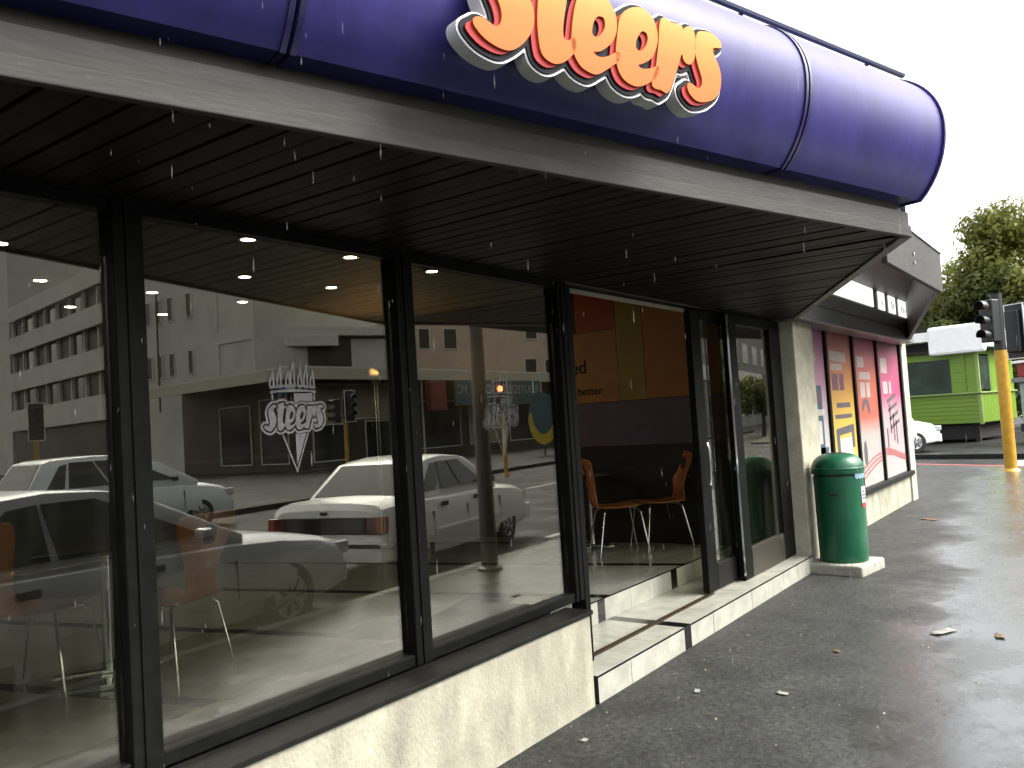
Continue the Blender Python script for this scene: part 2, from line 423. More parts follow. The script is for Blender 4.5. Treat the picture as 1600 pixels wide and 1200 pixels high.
# outlines of the script lettering, in metres on the sign board
GLYPH = {
    'S': [(1.099,0.290), (1.118,0.295), (1.143,0.288), (1.166,0.280), (1.187,0.294), (1.196,0.323), (1.191,0.352), (1.182,0.373), (1.172,0.400), (1.175,0.430), (1.198,0.466), (1.244,0.496), (1.288,0.504), (1.318,0.490), (1.310,0.471), (1.286,0.473), (1.268,0.459), (1.267,0.432), (1.287,0.407), (1.302,0.381), (1.306,0.352), (1.299,0.317), (1.277,0.281), (1.241,0.247), (1.206,0.230), (1.167,0.232), (1.130,0.244), (1.103,0.264), (1.093,0.279)],
    't': [(1.359,0.513), (1.345,0.473), (1.337,0.465), (1.319,0.452), (1.322,0.436), (1.340,0.435), (1.334,0.398), (1.327,0.343), (1.327,0.288), (1.336,0.246), (1.367,0.230), (1.399,0.235), (1.434,0.257), (1.463,0.289), (1.464,0.320), (1.438,0.303), (1.416,0.317), (1.421,0.367), (1.438,0.431), (1.444,0.455), (1.486,0.467), (1.496,0.489), (1.450,0.485), (1.459,0.522)],
    'e': [(1.518,0.487), (1.487,0.438), (1.469,0.379), (1.457,0.310), (1.465,0.272), (1.489,0.243), (1.530,0.232), (1.555,0.236), (1.589,0.256), (1.627,0.282), (1.653,0.302), (1.650,0.318), (1.610,0.296), (1.577,0.284), (1.549,0.285), (1.535,0.301), (1.573,0.313), (1.615,0.344), (1.638,0.374), (1.648,0.409), (1.645,0.445), (1.623,0.475), (1.598,0.492), (1.560,0.499)],
    'eh': [(1.579,0.425), (1.600,0.422), (1.606,0.402), (1.598,0.378), (1.576,0.353), (1.554,0.343), (1.537,0.353), (1.541,0.383), (1.558,0.413)],
    'e2': [(1.670,0.428), (1.656,0.375), (1.644,0.313), (1.648,0.272), (1.668,0.243), (1.708,0.231), (1.746,0.237), (1.790,0.260), (1.819,0.281), (1.834,0.312), (1.799,0.297), (1.760,0.287), (1.739,0.291), (1.729,0.304), (1.753,0.311), (1.798,0.338), (1.824,0.374), (1.837,0.412), (1.834,0.449), (1.813,0.481), (1.780,0.492), (1.742,0.487), (1.703,0.467), (1.683,0.448)],
    'e2h': [(1.774,0.425), (1.795,0.418), (1.797,0.392), (1.777,0.360), (1.752,0.344), (1.731,0.350), (1.730,0.373), (1.743,0.399), (1.759,0.418)],
    'r': [(1.869,0.481), (1.917,0.481), (1.967,0.481), (1.957,0.454), (1.949,0.428), (1.971,0.461), (1.994,0.484), (2.018,0.490), (2.030,0.468), (2.030,0.429), (2.017,0.383), (1.994,0.362), (1.971,0.367), (1.963,0.392), (1.949,0.382), (1.920,0.320), (1.874,0.242), (1.840,0.243), (1.806,0.244), (1.807,0.268), (1.827,0.310), (1.846,0.379)],
    's': [(2.054,0.478), (2.083,0.490), (2.130,0.494), (2.167,0.479), (2.173,0.462), (2.147,0.456), (2.124,0.447), (2.127,0.422), (2.150,0.383), (2.157,0.348), (2.146,0.302), (2.115,0.267), (2.069,0.247), (2.025,0.240), (1.992,0.254), (1.979,0.276), (1.991,0.289), (2.032,0.277), (2.055,0.294), (2.061,0.321), (2.049,0.354), (2.037,0.395), (2.036,0.434)],
}

def smooth_loop(pts, k=4):
    out = []; n = len(pts)
    for i in range(n):
        p0, p1, p2, p3 = (np.array(pts[(i+j-1) % n]) for j in range(4))
        for s in range(k):
            t = s/k
            out.append(.5*((2*p1)+(-p0+p2)*t+(2*p0-5*p1+4*p2-p3)*t*t+(-p0+3*p1-3*p2+p3)*t**3))
    return np.array(out)
class Field:
    """signed distance of flat shapes on a grid, so that lettering can be joined, thickened and outlined"""
    def __init__(s, x0, y0, x1, y1, h):
        s.h = h; s.x = np.arange(x0, x1, h); s.y = np.arange(y0, y1, h)
        s.X, s.Y = np.meshgrid(s.x, s.y)
    def poly(s, loop):
        P = np.stack([s.X.ravel(), s.Y.ravel()], 1); d = np.full(len(P), 1e9); ins = np.zeros(len(P), bool)
        n = len(loop)
        for i in range(n):
            a = loop[i]; b = loop[(i+1) % n]; ab = b-a; L2 = ab@ab+1e-12
            t = np.clip(((P-a)@ab)/L2, 0, 1); d = np.minimum(d, ((P-a-t[:, None]*ab)**2).sum(1))
            c = ((a[1] > P[:, 1]) != (b[1] > P[:, 1]))
            xi = a[0]+(P[:, 1]-a[1])*(b[0]-a[0])/(b[1]-a[1]+1e-12)
            ins ^= c & (P[:, 0] < xi)
        d = np.sqrt(d); return np.where(ins, -d, d).reshape(s.X.shape)
    def contours(s, F, lev=0.0):
        F = F-lev; F = np.where(F == 0, 1e-9, F); H, W = F.shape; seg = {}
        neg = F < 0
        code = neg[:-1, :-1]*1+neg[:-1, 1:]*2+neg[1:, 1:]*4+neg[1:, :-1]*8
        tab = {1:[(3,0)],2:[(0,1)],3:[(3,1)],4:[(1,2)],5:[(3,2),(1,0)],6:[(0,2)],7:[(3,2)],8:[(2,3)],9:[(2,0)],10:[(0,3),(2,1)],11:[(2,1)],12:[(1,3)],13:[(1,0)],14:[(0,3)]}
        pt = {}
        def edge(i, j, e):
            if e == 0: k = (i, j, 0)
            elif e == 1: k = (i, j+1, 1)
            elif e == 2: k = (i+1, j, 0)
            else: k = (i, j, 1)
            if k not in pt:
                a, b, c = k
                if c == 0:
                    f0, f1 = F[a, b], F[a, b+1]; t = f0/(f0-f1); pt[k] = (s.x[b]+t*s.h, s.y[a])
                else:
                    f0, f1 = F[a, b], F[a+1, b]; t = f0/(f0-f1); pt[k] = (s.x[b], s.y[a]+t*s.h)
            return k
        for i, j in np.argwhere((code > 0) & (code < 15)):
            for e0, e1 in tab[int(code[i, j])]:
                seg[edge(i, j, e0)] = edge(i, j, e1)
        loops = []
        while seg:
            k0, k = seg.popitem(); lp = [k0]
            while k != k0 and k in seg:
                lp.append(k); k = seg.pop(k)
            L = np.array([pt[q] for q in lp])
            if len(L) > 6: loops.append(L[::2] if len(L) > 40 else L)
        return loops

# ================================================================== GROUND
MB().add([(-400,-400,-.15),(400,-400,-.15),(400,400,-.15),(-400,400,-.15)], [(0,1,2,3)]).build('road', M['asphalt_road']); tag(bpy.data.objects['road'], kind='structure')
pave = [(-12,-2.35),(18.4,-3.9),(20.4,-1.5),(22.35,2.0),(23.2,8),(-12,8)]
o = MB().prism(pave, -.4, 0).build('pavement', M['asphalt_pave']); tag(o, kind='structure')
# kerb stones along the street
kx = -11.0; kerb = empty('kerb'); tag(kerb, kind='structure')
def kerb_y(x): return -2.35-(x+12)*1.55/30.4
while kx < 18:
    MB().prism([(kx, kerb_y(kx)-.004), (kx+.985, kerb_y(kx+.985)-.004), (kx+.985, kerb_y(kx+.985)-.15), (kx, kerb_y(kx)-.15)], -.3, -.006).build('kerb_stone', M['kerb'], kerb)
    kx += 1.0
o = MB().prism([(20.55,-1.35),(22.45,2.0),(22.25,2.06),(20.35,-1.27)], -.05, .006).build('red_kerb_line', M['red_line']); tag(o, kind='structure')
o = MB().prism([(24.6,-3.2),(26.6,4.5),(30,16),(62,16),(62,-9)], -.4, -.02).build('forecourt', M['asphalt_road']); tag(o, kind='structure')
o = MB().prism([(20.2,-.98),(24.5,-.84),(24.5,-.56),(20.2,-.80)], -.17, -.145).build('crossing_line', M['white_line']); tag(o, kind='structure')
# road markings of the street behind the photographer
for i, (x, y) in enumerate([(10.4,-4.3),(16,-5.2),(8,-9.2),(13,-9.6),(18,-10),(24,-10.4)]):
    o = MB().prism([(x,y),(x+2.2,y-.2),(x+2.2,y-.32),(x,y-.12)], -.17, -.146).build('lane_marking', M['white_line']); tag(o, kind='structure')
o = MB().prism([(-20,-11),(60,-19),(60,-30),(-20,-30)], -.3, -.02).build('far_pavement', M['asphalt_road']); tag(o, kind='structure')

# ================================================================== SHOP BUILDING
shop = empty('shop_building', (0, 0, 0), 0, 'cream plastered takeaway shop with a black framed glass front', 'building')
P = lambda mb, name, m, par=shop, **k: mb.build(name, m, par, **k)
P(B(-6, 3.985, -.217, .0, -.1, .497), 'plinth_wall', M['cream_dirty'], bevel=.012)
P(B(-6, 3.995, -.232, -.05, .4972, .522), 'window_sill', M['sill_black'], bevel=.004)
P(B(-6, 3.99, .05, .37, .25, .52), 'window_ledge', M['sill_black'])
P(B(-6, 3.99, .3705, .385, .27, .526), 'ledge_trim', M['chrome'])
P(B(-6, 8.1, -.05, .05, 2.40, 2.62), 'lintel', M['black_frame'])
P(B(4.22, 6.2, -.055, -.0505, 2.392, 2.405), 'door_header_strip', M['brown_wall'])
P(B(4.21, 6.2, .051, .07, 2.375, 2.40), 'door_header_lit_edge', M['cream'])  # cream strip paints the lit lower edge of the header
mull = [(-2.58,.10),(-1.24,.10),(.10,.105),(1.44,.105),(2.765,.11),(4.125,.09)]
for x, w in mull:
    P(B(x, x+w, -.05, .05, .522, 2.40), 'mullion', M['black_frame'], bevel=.006)
    P(B(x+w*.36, x+w*.64, -.058, -.0505, .53, 2.395), 'mullion_bead', M['black_frame'])
for (x, w), (x2, w2) in zip(mull[:-1], mull[1:]):
    win = P(B(x+w+.002, x2-.002, -.004, .004, .575, 2.36), 'window', M['glass'])
    B(x+w+.001, x2-.001, -.04, .04, .522, .575).build('bottom_rail', M['black_frame'], win, bevel=.006)
    B(x+w+.001, x2-.001, -.03, .03, 2.36, 2.399).build('top_rail', M['black_frame'], win)
# doorway
P(B(4.22, 4.275, -.05, .05, .152, 2.40), 'door_post', M['black_frame'], bevel=.004)
P(B(4.28, 6.2, -.012, .012, .1515, .160), 'door_track', M['rust'])
P(B(4.28, 6.2, .022, .034, .1515, .158), 'door_track', M['rust'])
door = P(B(6.34, 8.04, .03, .036, .36, 2.32), 'sliding_door', M['glass'])
B(6.15, 6.335, .005, .06, .165, 2.392).build('door_stile', M['black_frame'], door, bevel=.006)
B(8.045, 8.15, .005, .06, .165, 2.392).build('door_stile', M['black_frame'], door)
B(6.34, 8.04, .005, .06, .165, .36).build('door_bottom_rail', M['sill_black'], door, bevel=.005)
B(6.34, 8.04, .005, .06, 2.32, 2.392).build('door_top_rail', M['black_frame'], door)
MB().tube([(6.22,-.03,1.0),(6.22,-.045,1.05),(6.22,-.045,1.28),(6.22,-.03,1.33)], .01).build('door_handle', M['chrome'], door, smooth=40)
leaf = P(B(6.93, 7.78, -.043, -.037, .40, 2.31), 'fixed_door_leaf', M['glass'])
B(6.74, 6.925, -.068, -.012, .155, 2.392).build('door_stile', M['black_frame'], leaf, bevel=.006)
B(7.785, 8.09, -.068, -.012, .155, 2.392).build('door_stile', M['black_frame'], leaf, bevel=.006)
B(6.93, 7.78, -.068, -.012, .155, .40).build('door_bottom_rail', mat('brown_kick_rail', (0.027, 0.0216, 0.0156), .45, var=.3), leaf, bevel=.005)
B(6.93, 7.78, -.068, -.012, 2.31, 2.392).build('door_top_rail', M['black_frame'], leaf)
P(B(6.70, 6.735, -.075, -.069, .2, 2.38), 'door_weather_strip', M['chrome'])
# pillar between the doors and the poster windows
P(B(8.105, 8.72, -.2, .1, -.1, 2.56), 'pillar', M['cream'], bevel=.012)
P(B(8.09, 8.74, -.212, .0, -.1, .05), 'pillar_base', M['cream_dirty'])
# room
P(B(7.6, 8.1, .12, 6.5, -.1, 3.1), 'side_wall', M['dark_wall'])
P(B(-6, 7.6, 6.5, 6.7, -.1, 3.1), 'back_wall', M['brown_wall'])
P(B(-6.2, -6, -.05, 6.7, -.1, 3.1), 'side_wall', M['brown_wall'])
P(B(-6, 7.6, .055, 6.5, 2.95, 3.1), 'interior_ceiling', M['ceil'])
P(B(-6, 8.1, -.05, .05, 2.62, 3.1), 'front_bulkhead', M['dark_wall'])
P(B(-6.3, 14.4, .06, 6.8, 3.1, 3.22), 'roof_slab', M['concrete'])
P(B(2.2, 6.8, 5.2, 6.1, .3, 1.35), 'serving_counter', M['dark_wall'])
P(B(2.1, 6.9, 5.1, 6.15, 1.352, 1.40), 'counter_top', M['brown_wall'])

# tiles of the floor, laid at an angle to the shop front
floor = P(B(-6, 7.595, .40, 6.495, .2, .293), 'interior_floor', M['grout'])
cu_, su_ = math.cos(R(14.4)), math.sin(R(14.4))
def uv(u, v): return (u*cu_-v*su_, u*su_+v*cu_)
def room_clip(poly):
    for h in ((0,-1,-.386),(0,1,6.4),(1,0,7.59),(-1,0,.5)): 
        poly = clip_half(poly, *h) if poly else poly
    return poly
random.seed(3)
u = 2.57-1.27*4
us = []
while u < 9.5:
    us += [(u, u+.10, True)]+[(u+.103+k*.39, u+.103+k*.39+.387, False) for k in range(3)]
    u += 1.273
v0 = -2.6
for ua, ub, blk in us:
    vs = [(v0, 6.6)] if blk else [(v0+.39*k, v0+.39*k+.387) for k in range(24)]
    for va, vb in vs:
        p = room_clip([uv(ua,va), uv(ub,va), uv(ub,vb), uv(ua,vb)])
        if len(p) < 3: continue
        cx = sum(q[0] for q in p)/len(p); cy = sum(q[1] for q in p)/len(p)
        if not blk and (cx > 1.9+cy*2.2 or cx < -.2+cy*.2 or cy > 4.9) and not (cy < 2.2 and cx > 3): continue
        if blk and cx < -1: continue
        dark = blk or (3.75 < cx < 5.15 and .95 < cy < 1.35)
        z = .30+random.uniform(-.0006, .0006)
        P(MB().prism(p, .291, z), 'floor_tile', M['tile_black'] if dark else M['tile_floor'], floor)

# two steps in the doorway, tiled
steps = empty('entrance_steps'); tag(steps, kind='structure')
B(4.03, 8.1, -.205, .375, -.1, .143).build('step_core', M['grout'], steps)
B(4.28, 7.59, .386, .45, .14, .293).build('step_core', M['grout'], steps)
edges = [4.02,4.41,4.785,5.17,5.275,5.66,6.05,6.44,6.83,7.22,7.61,8.0,8.10]
for a, b in zip(edges[:-1], edges[1:]):
    m = M['tile_black'] if abs(a-5.17) < .01 else M['tile']
    dz = random.uniform(-.0008, .0008); dy = random.uniform(-.001, .001)
    B(a+.002, b-.002, -.217+dy, -.2055, -.05, .143).build('riser_tile', m, steps)
    B(a+.002, b-.002, -.2165, -.025, .1435, .1515+dz).build('tread_tile', m, steps)
    if a > 4.2 or b > 4.3:
        aa = max(a, 4.285)
        if b-aa > .05: B(aa+.002, b-.002, -.021, .374, .1435, .1512+dz).build('tread_tile', m, steps)
B(4.018, 8.102, -.2195, -.2172, .141, .1522).build('step_nosing', M['tile_black'], steps)
B(4.012, 4.0195, -.2195, -.03, -.05, .152).build('step_end', M['tile_black'], steps)
e2 = [4.285,4.67,5.06,5.16,5.55,5.93,6.25,6.36,6.75,7.14,7.53,7.59]
for a, b in zip(e2[:-1], e2[1:]):
    blk = abs(a-5.06) < .01 or abs(a-6.25) < .01
    B(a+.002, b-.002, .375, .3855, .152, .301).build('riser_tile', M['tile_black'] if blk else M['tile'], steps)
B(4.285, 7.59, .3735, .3875, .3012, .3055).build('step_nosing', M['tile_black'], steps)

# ---- poster shop front: same building, plain wall, ledge and four glazed bays
P(B(8.72, 14.08, 0.0, .12, -.1, .40), 'low_wall', M['cream_dirty'])
P(B(8.72, 14.2, -.06, .12, .402, .47), 'poster_ledge', M['sill_black'], bevel=.006)
P(B(14.08, 14.45, -.03, .25, -.1, 2.56), 'end_pillar', M['cream'], bevel=.01)
P(B(14.40, 14.6, .25, 6.8, -.1, 3.1), 'end_wall', M['cream'])
P(B(8.72, 14.08, 0.0, .12, 2.43, 2.56), 'poster_lintel', M['black_frame'])
P(B(8.1, 14.4, .0, .12, 2.562, 3.1), 'upper_wall', M['brown_wall'])
px = [8.72, 9.93, 11.16, 12.48, 14.04]
for x in px[1:-1]: P(B(x-.04, x+.04, -.012, .06, .47, 2.43), 'poster_mullion', M['black_frame'])
P(B(14.02, 14.078, -.012, .06, .47, 2.43), 'poster_mullion', M['black_frame'])
GREY = (.30,.28,.30)
post_specs = [
 ('pink topped poster with teal phones, nearest the pillar', [(0,(0.4092, 0.3906, 0.3596)),(.45,(0.4092, 0.372, 0.3596)),(.75,(0.3844, 0.186, 0.2604)),(1,(0.372, 0.1364, 0.2356))]),
 ('yellow poster with grey bracket shape under orange top', [(0,(0.4464, 0.3844, 0.155)),(.5,(0.4464, 0.31, 0.0434)),(.8,(0.4092, 0.1364, 0.031)),(1,(0.3224, 0.0868, 0.062))]),
 ('orange red poster fading to grey with a pale ribbon', [(0,(0.31, 0.2976, 0.2728)),(.38,(0.2976, 0.2728, 0.248)),(.5,(0.3224, 0.0806, 0.0496)),(.8,(0.3596, 0.0868, 0.0558)),(1,(0.279, 0.062, 0.0992))]),
 ('crimson poster with dark slanted bars beside the end pillar', [(0,(0.31, 0.2976, 0.279)),(.5,(0.2852, 0.2356, 0.2356)),(.65,(0.31, 0.0496, 0.124)),(1,(0.2604, 0.0558, 0.093))])]
pm = dict(teal=mat('printed_teal', (0.036, 0.084, 0.108),.4), grey=mat('printed_grey', (0.078, 0.069, 0.078),.4), pale=mat('printed_pale', (0.372, 0.3, 0.276),.4), red=mat('printed_ribbon', (0.3, 0.096, 0.096),.4), white=mat('printed_white', (0.432, 0.42, 0.396),.4), plum=mat('printed_plum', (0.132, 0.042, 0.072),.4))
def quadp(par, nm, pts, m, y=-.002):
    mb = MB(); n = len(pts)
    mb.add([(p[0], y, p[1]) for p in pts]+[(p[0], y+.0015, p[1]) for p in pts], [tuple(range(n)), tuple(range(2*n-1, n-1, -1))]+[(i, n+i, n+(i+1) % n, (i+1) % n) for i in range(n)])
    return mb.build(nm, m, par)
for i, (lab, st) in enumerate(post_specs):
    xa, xb = px[i]+(.045 if i else .0), px[i+1]-.045
    pr = empty('poster', ((xa+xb)/2, .02, .472), 0, lab, 'poster', 'posters in the side windows')
    w = (xb-xa)/2
    B(-w, w, .0, .01, 0, 1.955).build('poster_print', ramp_print('poster_print_'+['a','b','c','d'][i], st, 2, 0, 1.955), pr)
    r = lambda nm, x0, x1, z0, z1, m, sk=0: quadp(pr, nm, [(x0, z0), (x1, z0+sk), (x1, z1+sk), (x0, z1)], pm[m])
    if i == 0:
        r('printed_shape', -.42, .38, .55, 1.32, 'teal'); r('printed_shape', .05, .50, .2, .62, 'teal')
        for (a,b,c,d,m) in [(-.32,.30,1.12,1.24,'plum'),(-.2,.45,.98,1.05,'white'),(.0,.3,.66,.92,'white'),(.1,.36,.28,.5,'white')]: quadp(pr,'printed_detail',[(a,c),(b,c),(b,d),(a,d)],pm[m],-.004)
        r('printed_text', -.3, .25, 1.6, 1.68, 'pale'); r('printed_text', -.38, .1, 1.78, 1.86, 'white')
    if i == 1:
        r('printed_text', -.42, .3, 1.62, 1.74, 'pale', -.02); r('printed_text', -.40, .1, 1.5, 1.58, 'pale')
        r('printed_shape', -.38, -.12, 1.26, 1.46, 'plum'); r('printed_shape', -.05, .15, 1.26, 1.46, 'plum')
        r('printed_bar', -.25, .38, 1.05, 1.11, 'grey'); r('printed_bar', -.35, .42, .92, .97, 'grey')
        quadp(pr, 'printed_bracket', [(-.36,.52),(-.24,.52),(-.24,.72),(.34,.74),(.34,.55),(.46,.55),(.46,.84),(-.36,.80)], pm['grey'])
        r('printed_glow', -.22, .32, .1, .68, 'white')
    if i == 2:
        for a, b, c, d in [(-.40,-.05,1.56,1.70),(-.36,.25,1.40,1.50),(-.34,-.08,1.16,1.36),(.0,.2,1.16,1.36)]: r('printed_text', a, b, c, d, 'pale')
        for k in range(7):
            t0 = k*.42; t1 = (k+1)*.42
            quadp(pr, 'printed_ring', [(-.1+.22*math.cos(t0), .95+.2*math.sin(t0)), (-.1+.22*math.cos(t1), .95+.2*math.sin(t1)), (-.1+.13*math.cos(t1), .95+.13*math.sin(t1)), (-.1+.13*math.cos(t0), .95+.13*math.sin(t0))], pm['grey'], -.003)
        quadp(pr, 'printed_blob', [(-.3+.09*math.cos(a*.7), .42+.18*math.sin(a*.7)) for a in range(9)], pm['grey'])
    if i == 3:
        for a, b, c, d in [(-.5,-.1,1.5,1.72),(-.45,-.15,1.2,1.38),(-.05,.1,1.2,1.38)]: r('printed_text', a, b, c, d, 'pale')
        for k in range(4): r('printed_bar', -.25+.04*k, .35+.05*k, 1.06-.13*k, 1.11-.13*k, 'grey', .1)
        for xx, z0, z1 in [(-.15,.62,1.05),(.05,.5,.9),(-.4,.35,.7),(.22,.45,.8)]: r('printed_bar', xx, xx+.07, z0, z1, 'plum')
    if i >= 2:
        for k in range(3):
            n = 14; up = []; lo = []
            for j in range(n+1):
                x = -w+2*w*j/n; g = x+(0 if i == 2 else 2*w)
                z = .16+.045*k+.13*math.sin(g*1.55+.4+k*.12)+(0 if i == 2 else .05)+.06*(j/n if i == 3 else 0)
                up.append((x, z+.014)); lo.append((x, z-.014))
            quadp(pr, 'printed_ribbon', lo+up[::-1], pm['red'], -.0035)

# ================================================================== CANOPY
can = empty('canopy', (0, 0, 0), 0, 'black slatted shop canopy with a grey fascia and violet barrel casing', 'canopy')
A = Vector((.815, -.746, 0)); EV = Vector((.9587, -.2844, 0)); NV = Vector((-.2844, -.9587, 0))
def sn(s, n, z=0): p = A+EV*s+NV*n; return (p.x, p.y, z)
HYP0, HYP1 = (4.644, -1.882), (8.1, -.24)
def front(x):
    if x < 4.6: return -.746-(x-.815)*.29665
    return HYP0[1]+(x-HYP0[0])*(HYP1[1]-HYP0[1])/(HYP1[0]-HYP0[0])
bw = .095; x = -1.65; random.seed(5)
while x < 8.0:
    g = .009
    def fr(xx): return min(front(xx)+.035, -.06)
    a, b = x+g/2, x+bw-g/2
    if a < 4.644 < b: poly = [(a,-.055),(a,fr(a)),(4.6,-1.83),(b,fr(b)),(b,-.055)]
    else: poly = [(a,-.055),(a,fr(a)),(b,fr(b)),(b,-.055)]
    if fr(a) < -.1 or fr(b) < -.1:
        z = 2.412+random.uniform(-.0025, .0025)
        MB().prism(poly, z, z+.018).build('soffit_board', M['board'], can, bevel=.0025, seg=1)
    x += bw
MB().prism([(-1.7,-.053),(-1.7,front(-1.7)),(4.6,-1.84),(8.05,-.2),(8.05,-.053)], 2.436, 2.45).build('soffit_backing', M['dark_wall'], can)
fa0, fa1 = sn(-3.0, 0), sn(3.994, 0)
MB().wall((fa0[0],fa0[1]), (fa1[0],fa1[1]), 2.40, 2.455, .03).build('fascia_board', M['grey_fascia'], can, bevel=.004)
MB().wall(sn(-3.0,-.012)[:2], sn(4.0,-.012)[:2], 2.4555, 2.53, .03).build('fascia_board', M['grey_fascia'], can, bevel=.004)
MB().wall(HYP0, HYP1, 2.398, 2.46, .06).build('end_trim', M['trim'], can, bevel=.004)
MB().wall((HYP0[0]+.03,HYP0[1]+.05), (5.9,-1.235), 2.4605, 2.66, .03).build('end_board', M['sill_black'], can)
MB().wall((5.905,-1.233), (HYP1[0],HYP1[1]+.05), 2.4605, 3.0, .03).build('end_board', M['sill_black'], can)
# barrel casing: half oval section swept along the fascia, in panels with raised seams
def sect(off=0.0, a0=-52, a1=92, n=22):
    return [(-.2+(.385+off)*math.cos(R(a0+(a1-a0)*i/n)), 2.93+((.44 if a0+(a1-a0)*i/n < 0 else .335)+off)*math.sin(R(a0+(a1-a0)*i/n))) for i in range(n+1)]
def sweep(s0, s1, sec, back=-.30):
    pr = sec+[(back, sec[-1][1]), (back, sec[0][1])]; k = len(pr)
    vs = [sn(s0, n, z) for n, z in pr]+[sn(s1, n, z) for n, z in pr]
    return MB().add(vs, [tuple(range(k-1,-1,-1)), tuple(range(k,2*k))]+[(i,(i+1)%k,k+(i+1)%k,k+i) for i in range(k)])
cuts = [-3.0, -1.56, .647, 2.853, 4.02]
for a, b in zip(cuts[:-1], cuts[1:]): sweep(a+.004, b-.004, sect()).build('casing_panel', M['purple'], can, smooth=35)
for c in cuts[1:-1]:
    sweep(c-.022, c-.006, sect(.007)).build('casing_seam', M['seam'], can, smooth=35)
    sweep(c+.006, c+.022, sect(.007)).build('casing_seam', M['seam'], can, smooth=35)
sweep(4.02, 4.034, sect(.012)).build('casing_end_rim', M['purple'], can, smooth=35)
MB().wall(sn(-3,-.05)[:2], sn(4.0,-.05)[:2], 2.5305, 2.60, .1).build('casing_shade_backing', M['dark_wall'], can)  # near-black strip colours in the shade under the barrel
MB().wall(sn(-3,-.30)[:2], sn(4.03,-.30)[:2], 2.45, 3.255, .1).build('casing_back', M['dark_wall'], can)
MB().tube([sn(-3,-.10,3.335), sn(4.25,-.10,3.335)], .017, 8).build('roof_rail', mat('blue_grey_rail', (0.06, 0.072, 0.114),.4), can, smooth=40)
for s in (-1.5, .65, 2.85, 3.9): MB().tube([sn(s,-.18,3.25), sn(s,-.10,3.335)], .012, 6).build('rail_bracket', M['sig_black'], can)

# second canopy over the poster windows
can2 = empty('side_canopy', (0,0,0), 0, 'plain grey lower canopy over the poster windows', 'canopy')
B(5.36, 7.38, -1.62, -1.585, 2.40, 2.712).build('fascia_board', M['grey_fascia'], can2, bevel=.004)
B(5.36, 7.40, -1.63, -1.56, 2.7125, 2.735).build('fascia_capping', mat('pale_blue_capping', (0.252, 0.27, 0.312),.4), can2)
MB().wall((7.40,-1.60), (8.598,-1.341), 2.44, 2.70, .04).build('end_board', M['trim'], can2)
MB().wall((8.60,-1.34), (14.2,-.12), 2.44, 2.97, .04).build('end_board', M['trim'], can2)
MB().prism([(6.6,-1.2),(7.9,-1.22),(8.75,-1.28),(14.9,-.05),(8.12,-.05),(8.12,-.22)], 2.98, 3.03).build('soffit', M['dark_wall'], can2)
for q in (2.50, 2.56): MB().tube([(6.2,-1.622,q),(6.2,-1.63,q)], .012, 8).build('fixing_bolt', M['chrome'], can2)
MB().prism([(4.78,-1.84),(5.22,-1.73),(5.22,-1.3),(4.78,-1.4)], 2.545, 2.76).build('roof_upstand', mat('slate_upstand', (0.12, 0.126, 0.15),.6), can2)

# ---- hanging signboard under the side canopy
sb = empty('shop_signboard', (10.6,-.3,2.4), 0, 'black and silver signboard with four white panels above the posters', 'signboard')
B(-2.75, 2.88, 0, .24, .0, .60).build('board_body', M['board_dark'], sb, bevel=.006)
B(-2.72, 2.84, -.012, -.001, .175, .595).build('board_face', M['board_metal'], sb)
B(-2.75, 2.90, -.02, -.001, .0, .16).build('lower_band', M['board_metal'], sb, bevel=.004)
for a, b in [(-2.35,.45),(.76,1.10),(1.36,1.76),(2.0,2.78)]:  # leftmost glowing panel is stretched to brighten the metal face
    q = B(a, b, -.026, -.0125, .345, .575).build('light_panel', M['lightbox'], sb, bevel=.004)
    k = a+.14
    while k < b-.12 and a > .5:
        B(k, k+.035, -.0285, -.0262, .40, .40+.1*random.uniform(.5,1.1)).build('printed_mark', pm['plum'] if random.random() < .5 else pm['grey'], q); k += .11

# ================================================================== LETTERING OF THE SHOP SIGN
SIGN = frame_mat(A+NV*.25+Vector((0,0,2.4)), EV, (0,0,1))   # x along the fascia, y up, z out
sign = bpy.data.objects.new('shop_sign', None); link(sign); sign.matrix_world = SIGN
tag(sign, 'orange script Steers sign with red shadow, black outline and white edge', 'sign')
F = Field(1.02, .14, 2.26, .60, .0045)
lp = {k: smooth_loop(v) for k, v in GLYPH.items()}
D = {k: F.poly(v) for k, v in lp.items()}
D['e'] = np.maximum(D['e'], -D['eh']); D['e2'] = np.maximum(D['e2'], -D['e2h'])
allL = np.minimum.reduce([D[k] for k in ('S','t','e','e2','r','s')])
def shifted(fn, dx, dy):
    out = None
    for k in ('S','t','e','e2','r','s'):
        d = F.poly(lp[k]+np.array([dx, dy]))
        if k+'h' in lp: d = np.maximum(d, -F.poly(lp[k+'h']+np.array([dx, dy])))
        out = d if out is None else np.minimum(out, d)
    return out
redD = np.minimum(allL, np.minimum(np.minimum(shifted(0, -.008, -.006), shifted(0, -.016, -.011)), shifted(0, -.024, -.016)))
Z = lambda z: Matrix.Translation((0, 0, z))
plateF = redD-.022
flat_shape('backing_plate', F.contours(redD, .025), M['white_gloss'], sign, .05, Z(-.025))
flat_shape('sign_outline', F.contours(redD, .018), M['black_gloss'], sign, .006, Z(.0032))
flat_shape('sign_shadow', F.contours(redD, .003), M['red_gloss'], sign, .006, Z(.0094))
org = ramp_print('orange_letter_print', [(0,(.46,.095,.009)),(.45,(.47,.115,.012)),(.8,(.47,.17,.022)),(1,(.48,.23,.05))], 1, .23, .50, rough=.5, spec=.12)
for k in ('S','t','e','e2','r','s'):
    flat_shape('letter', F.contours(D[k], .005), org, sign, .007, Z(.0160))
for x in (1.25, 1.65, 2.05): MB().tube([(x,.35,-.16),(x,.35,-.051)], .015, 8).build('sign_bracket', M['chrome'], sign)

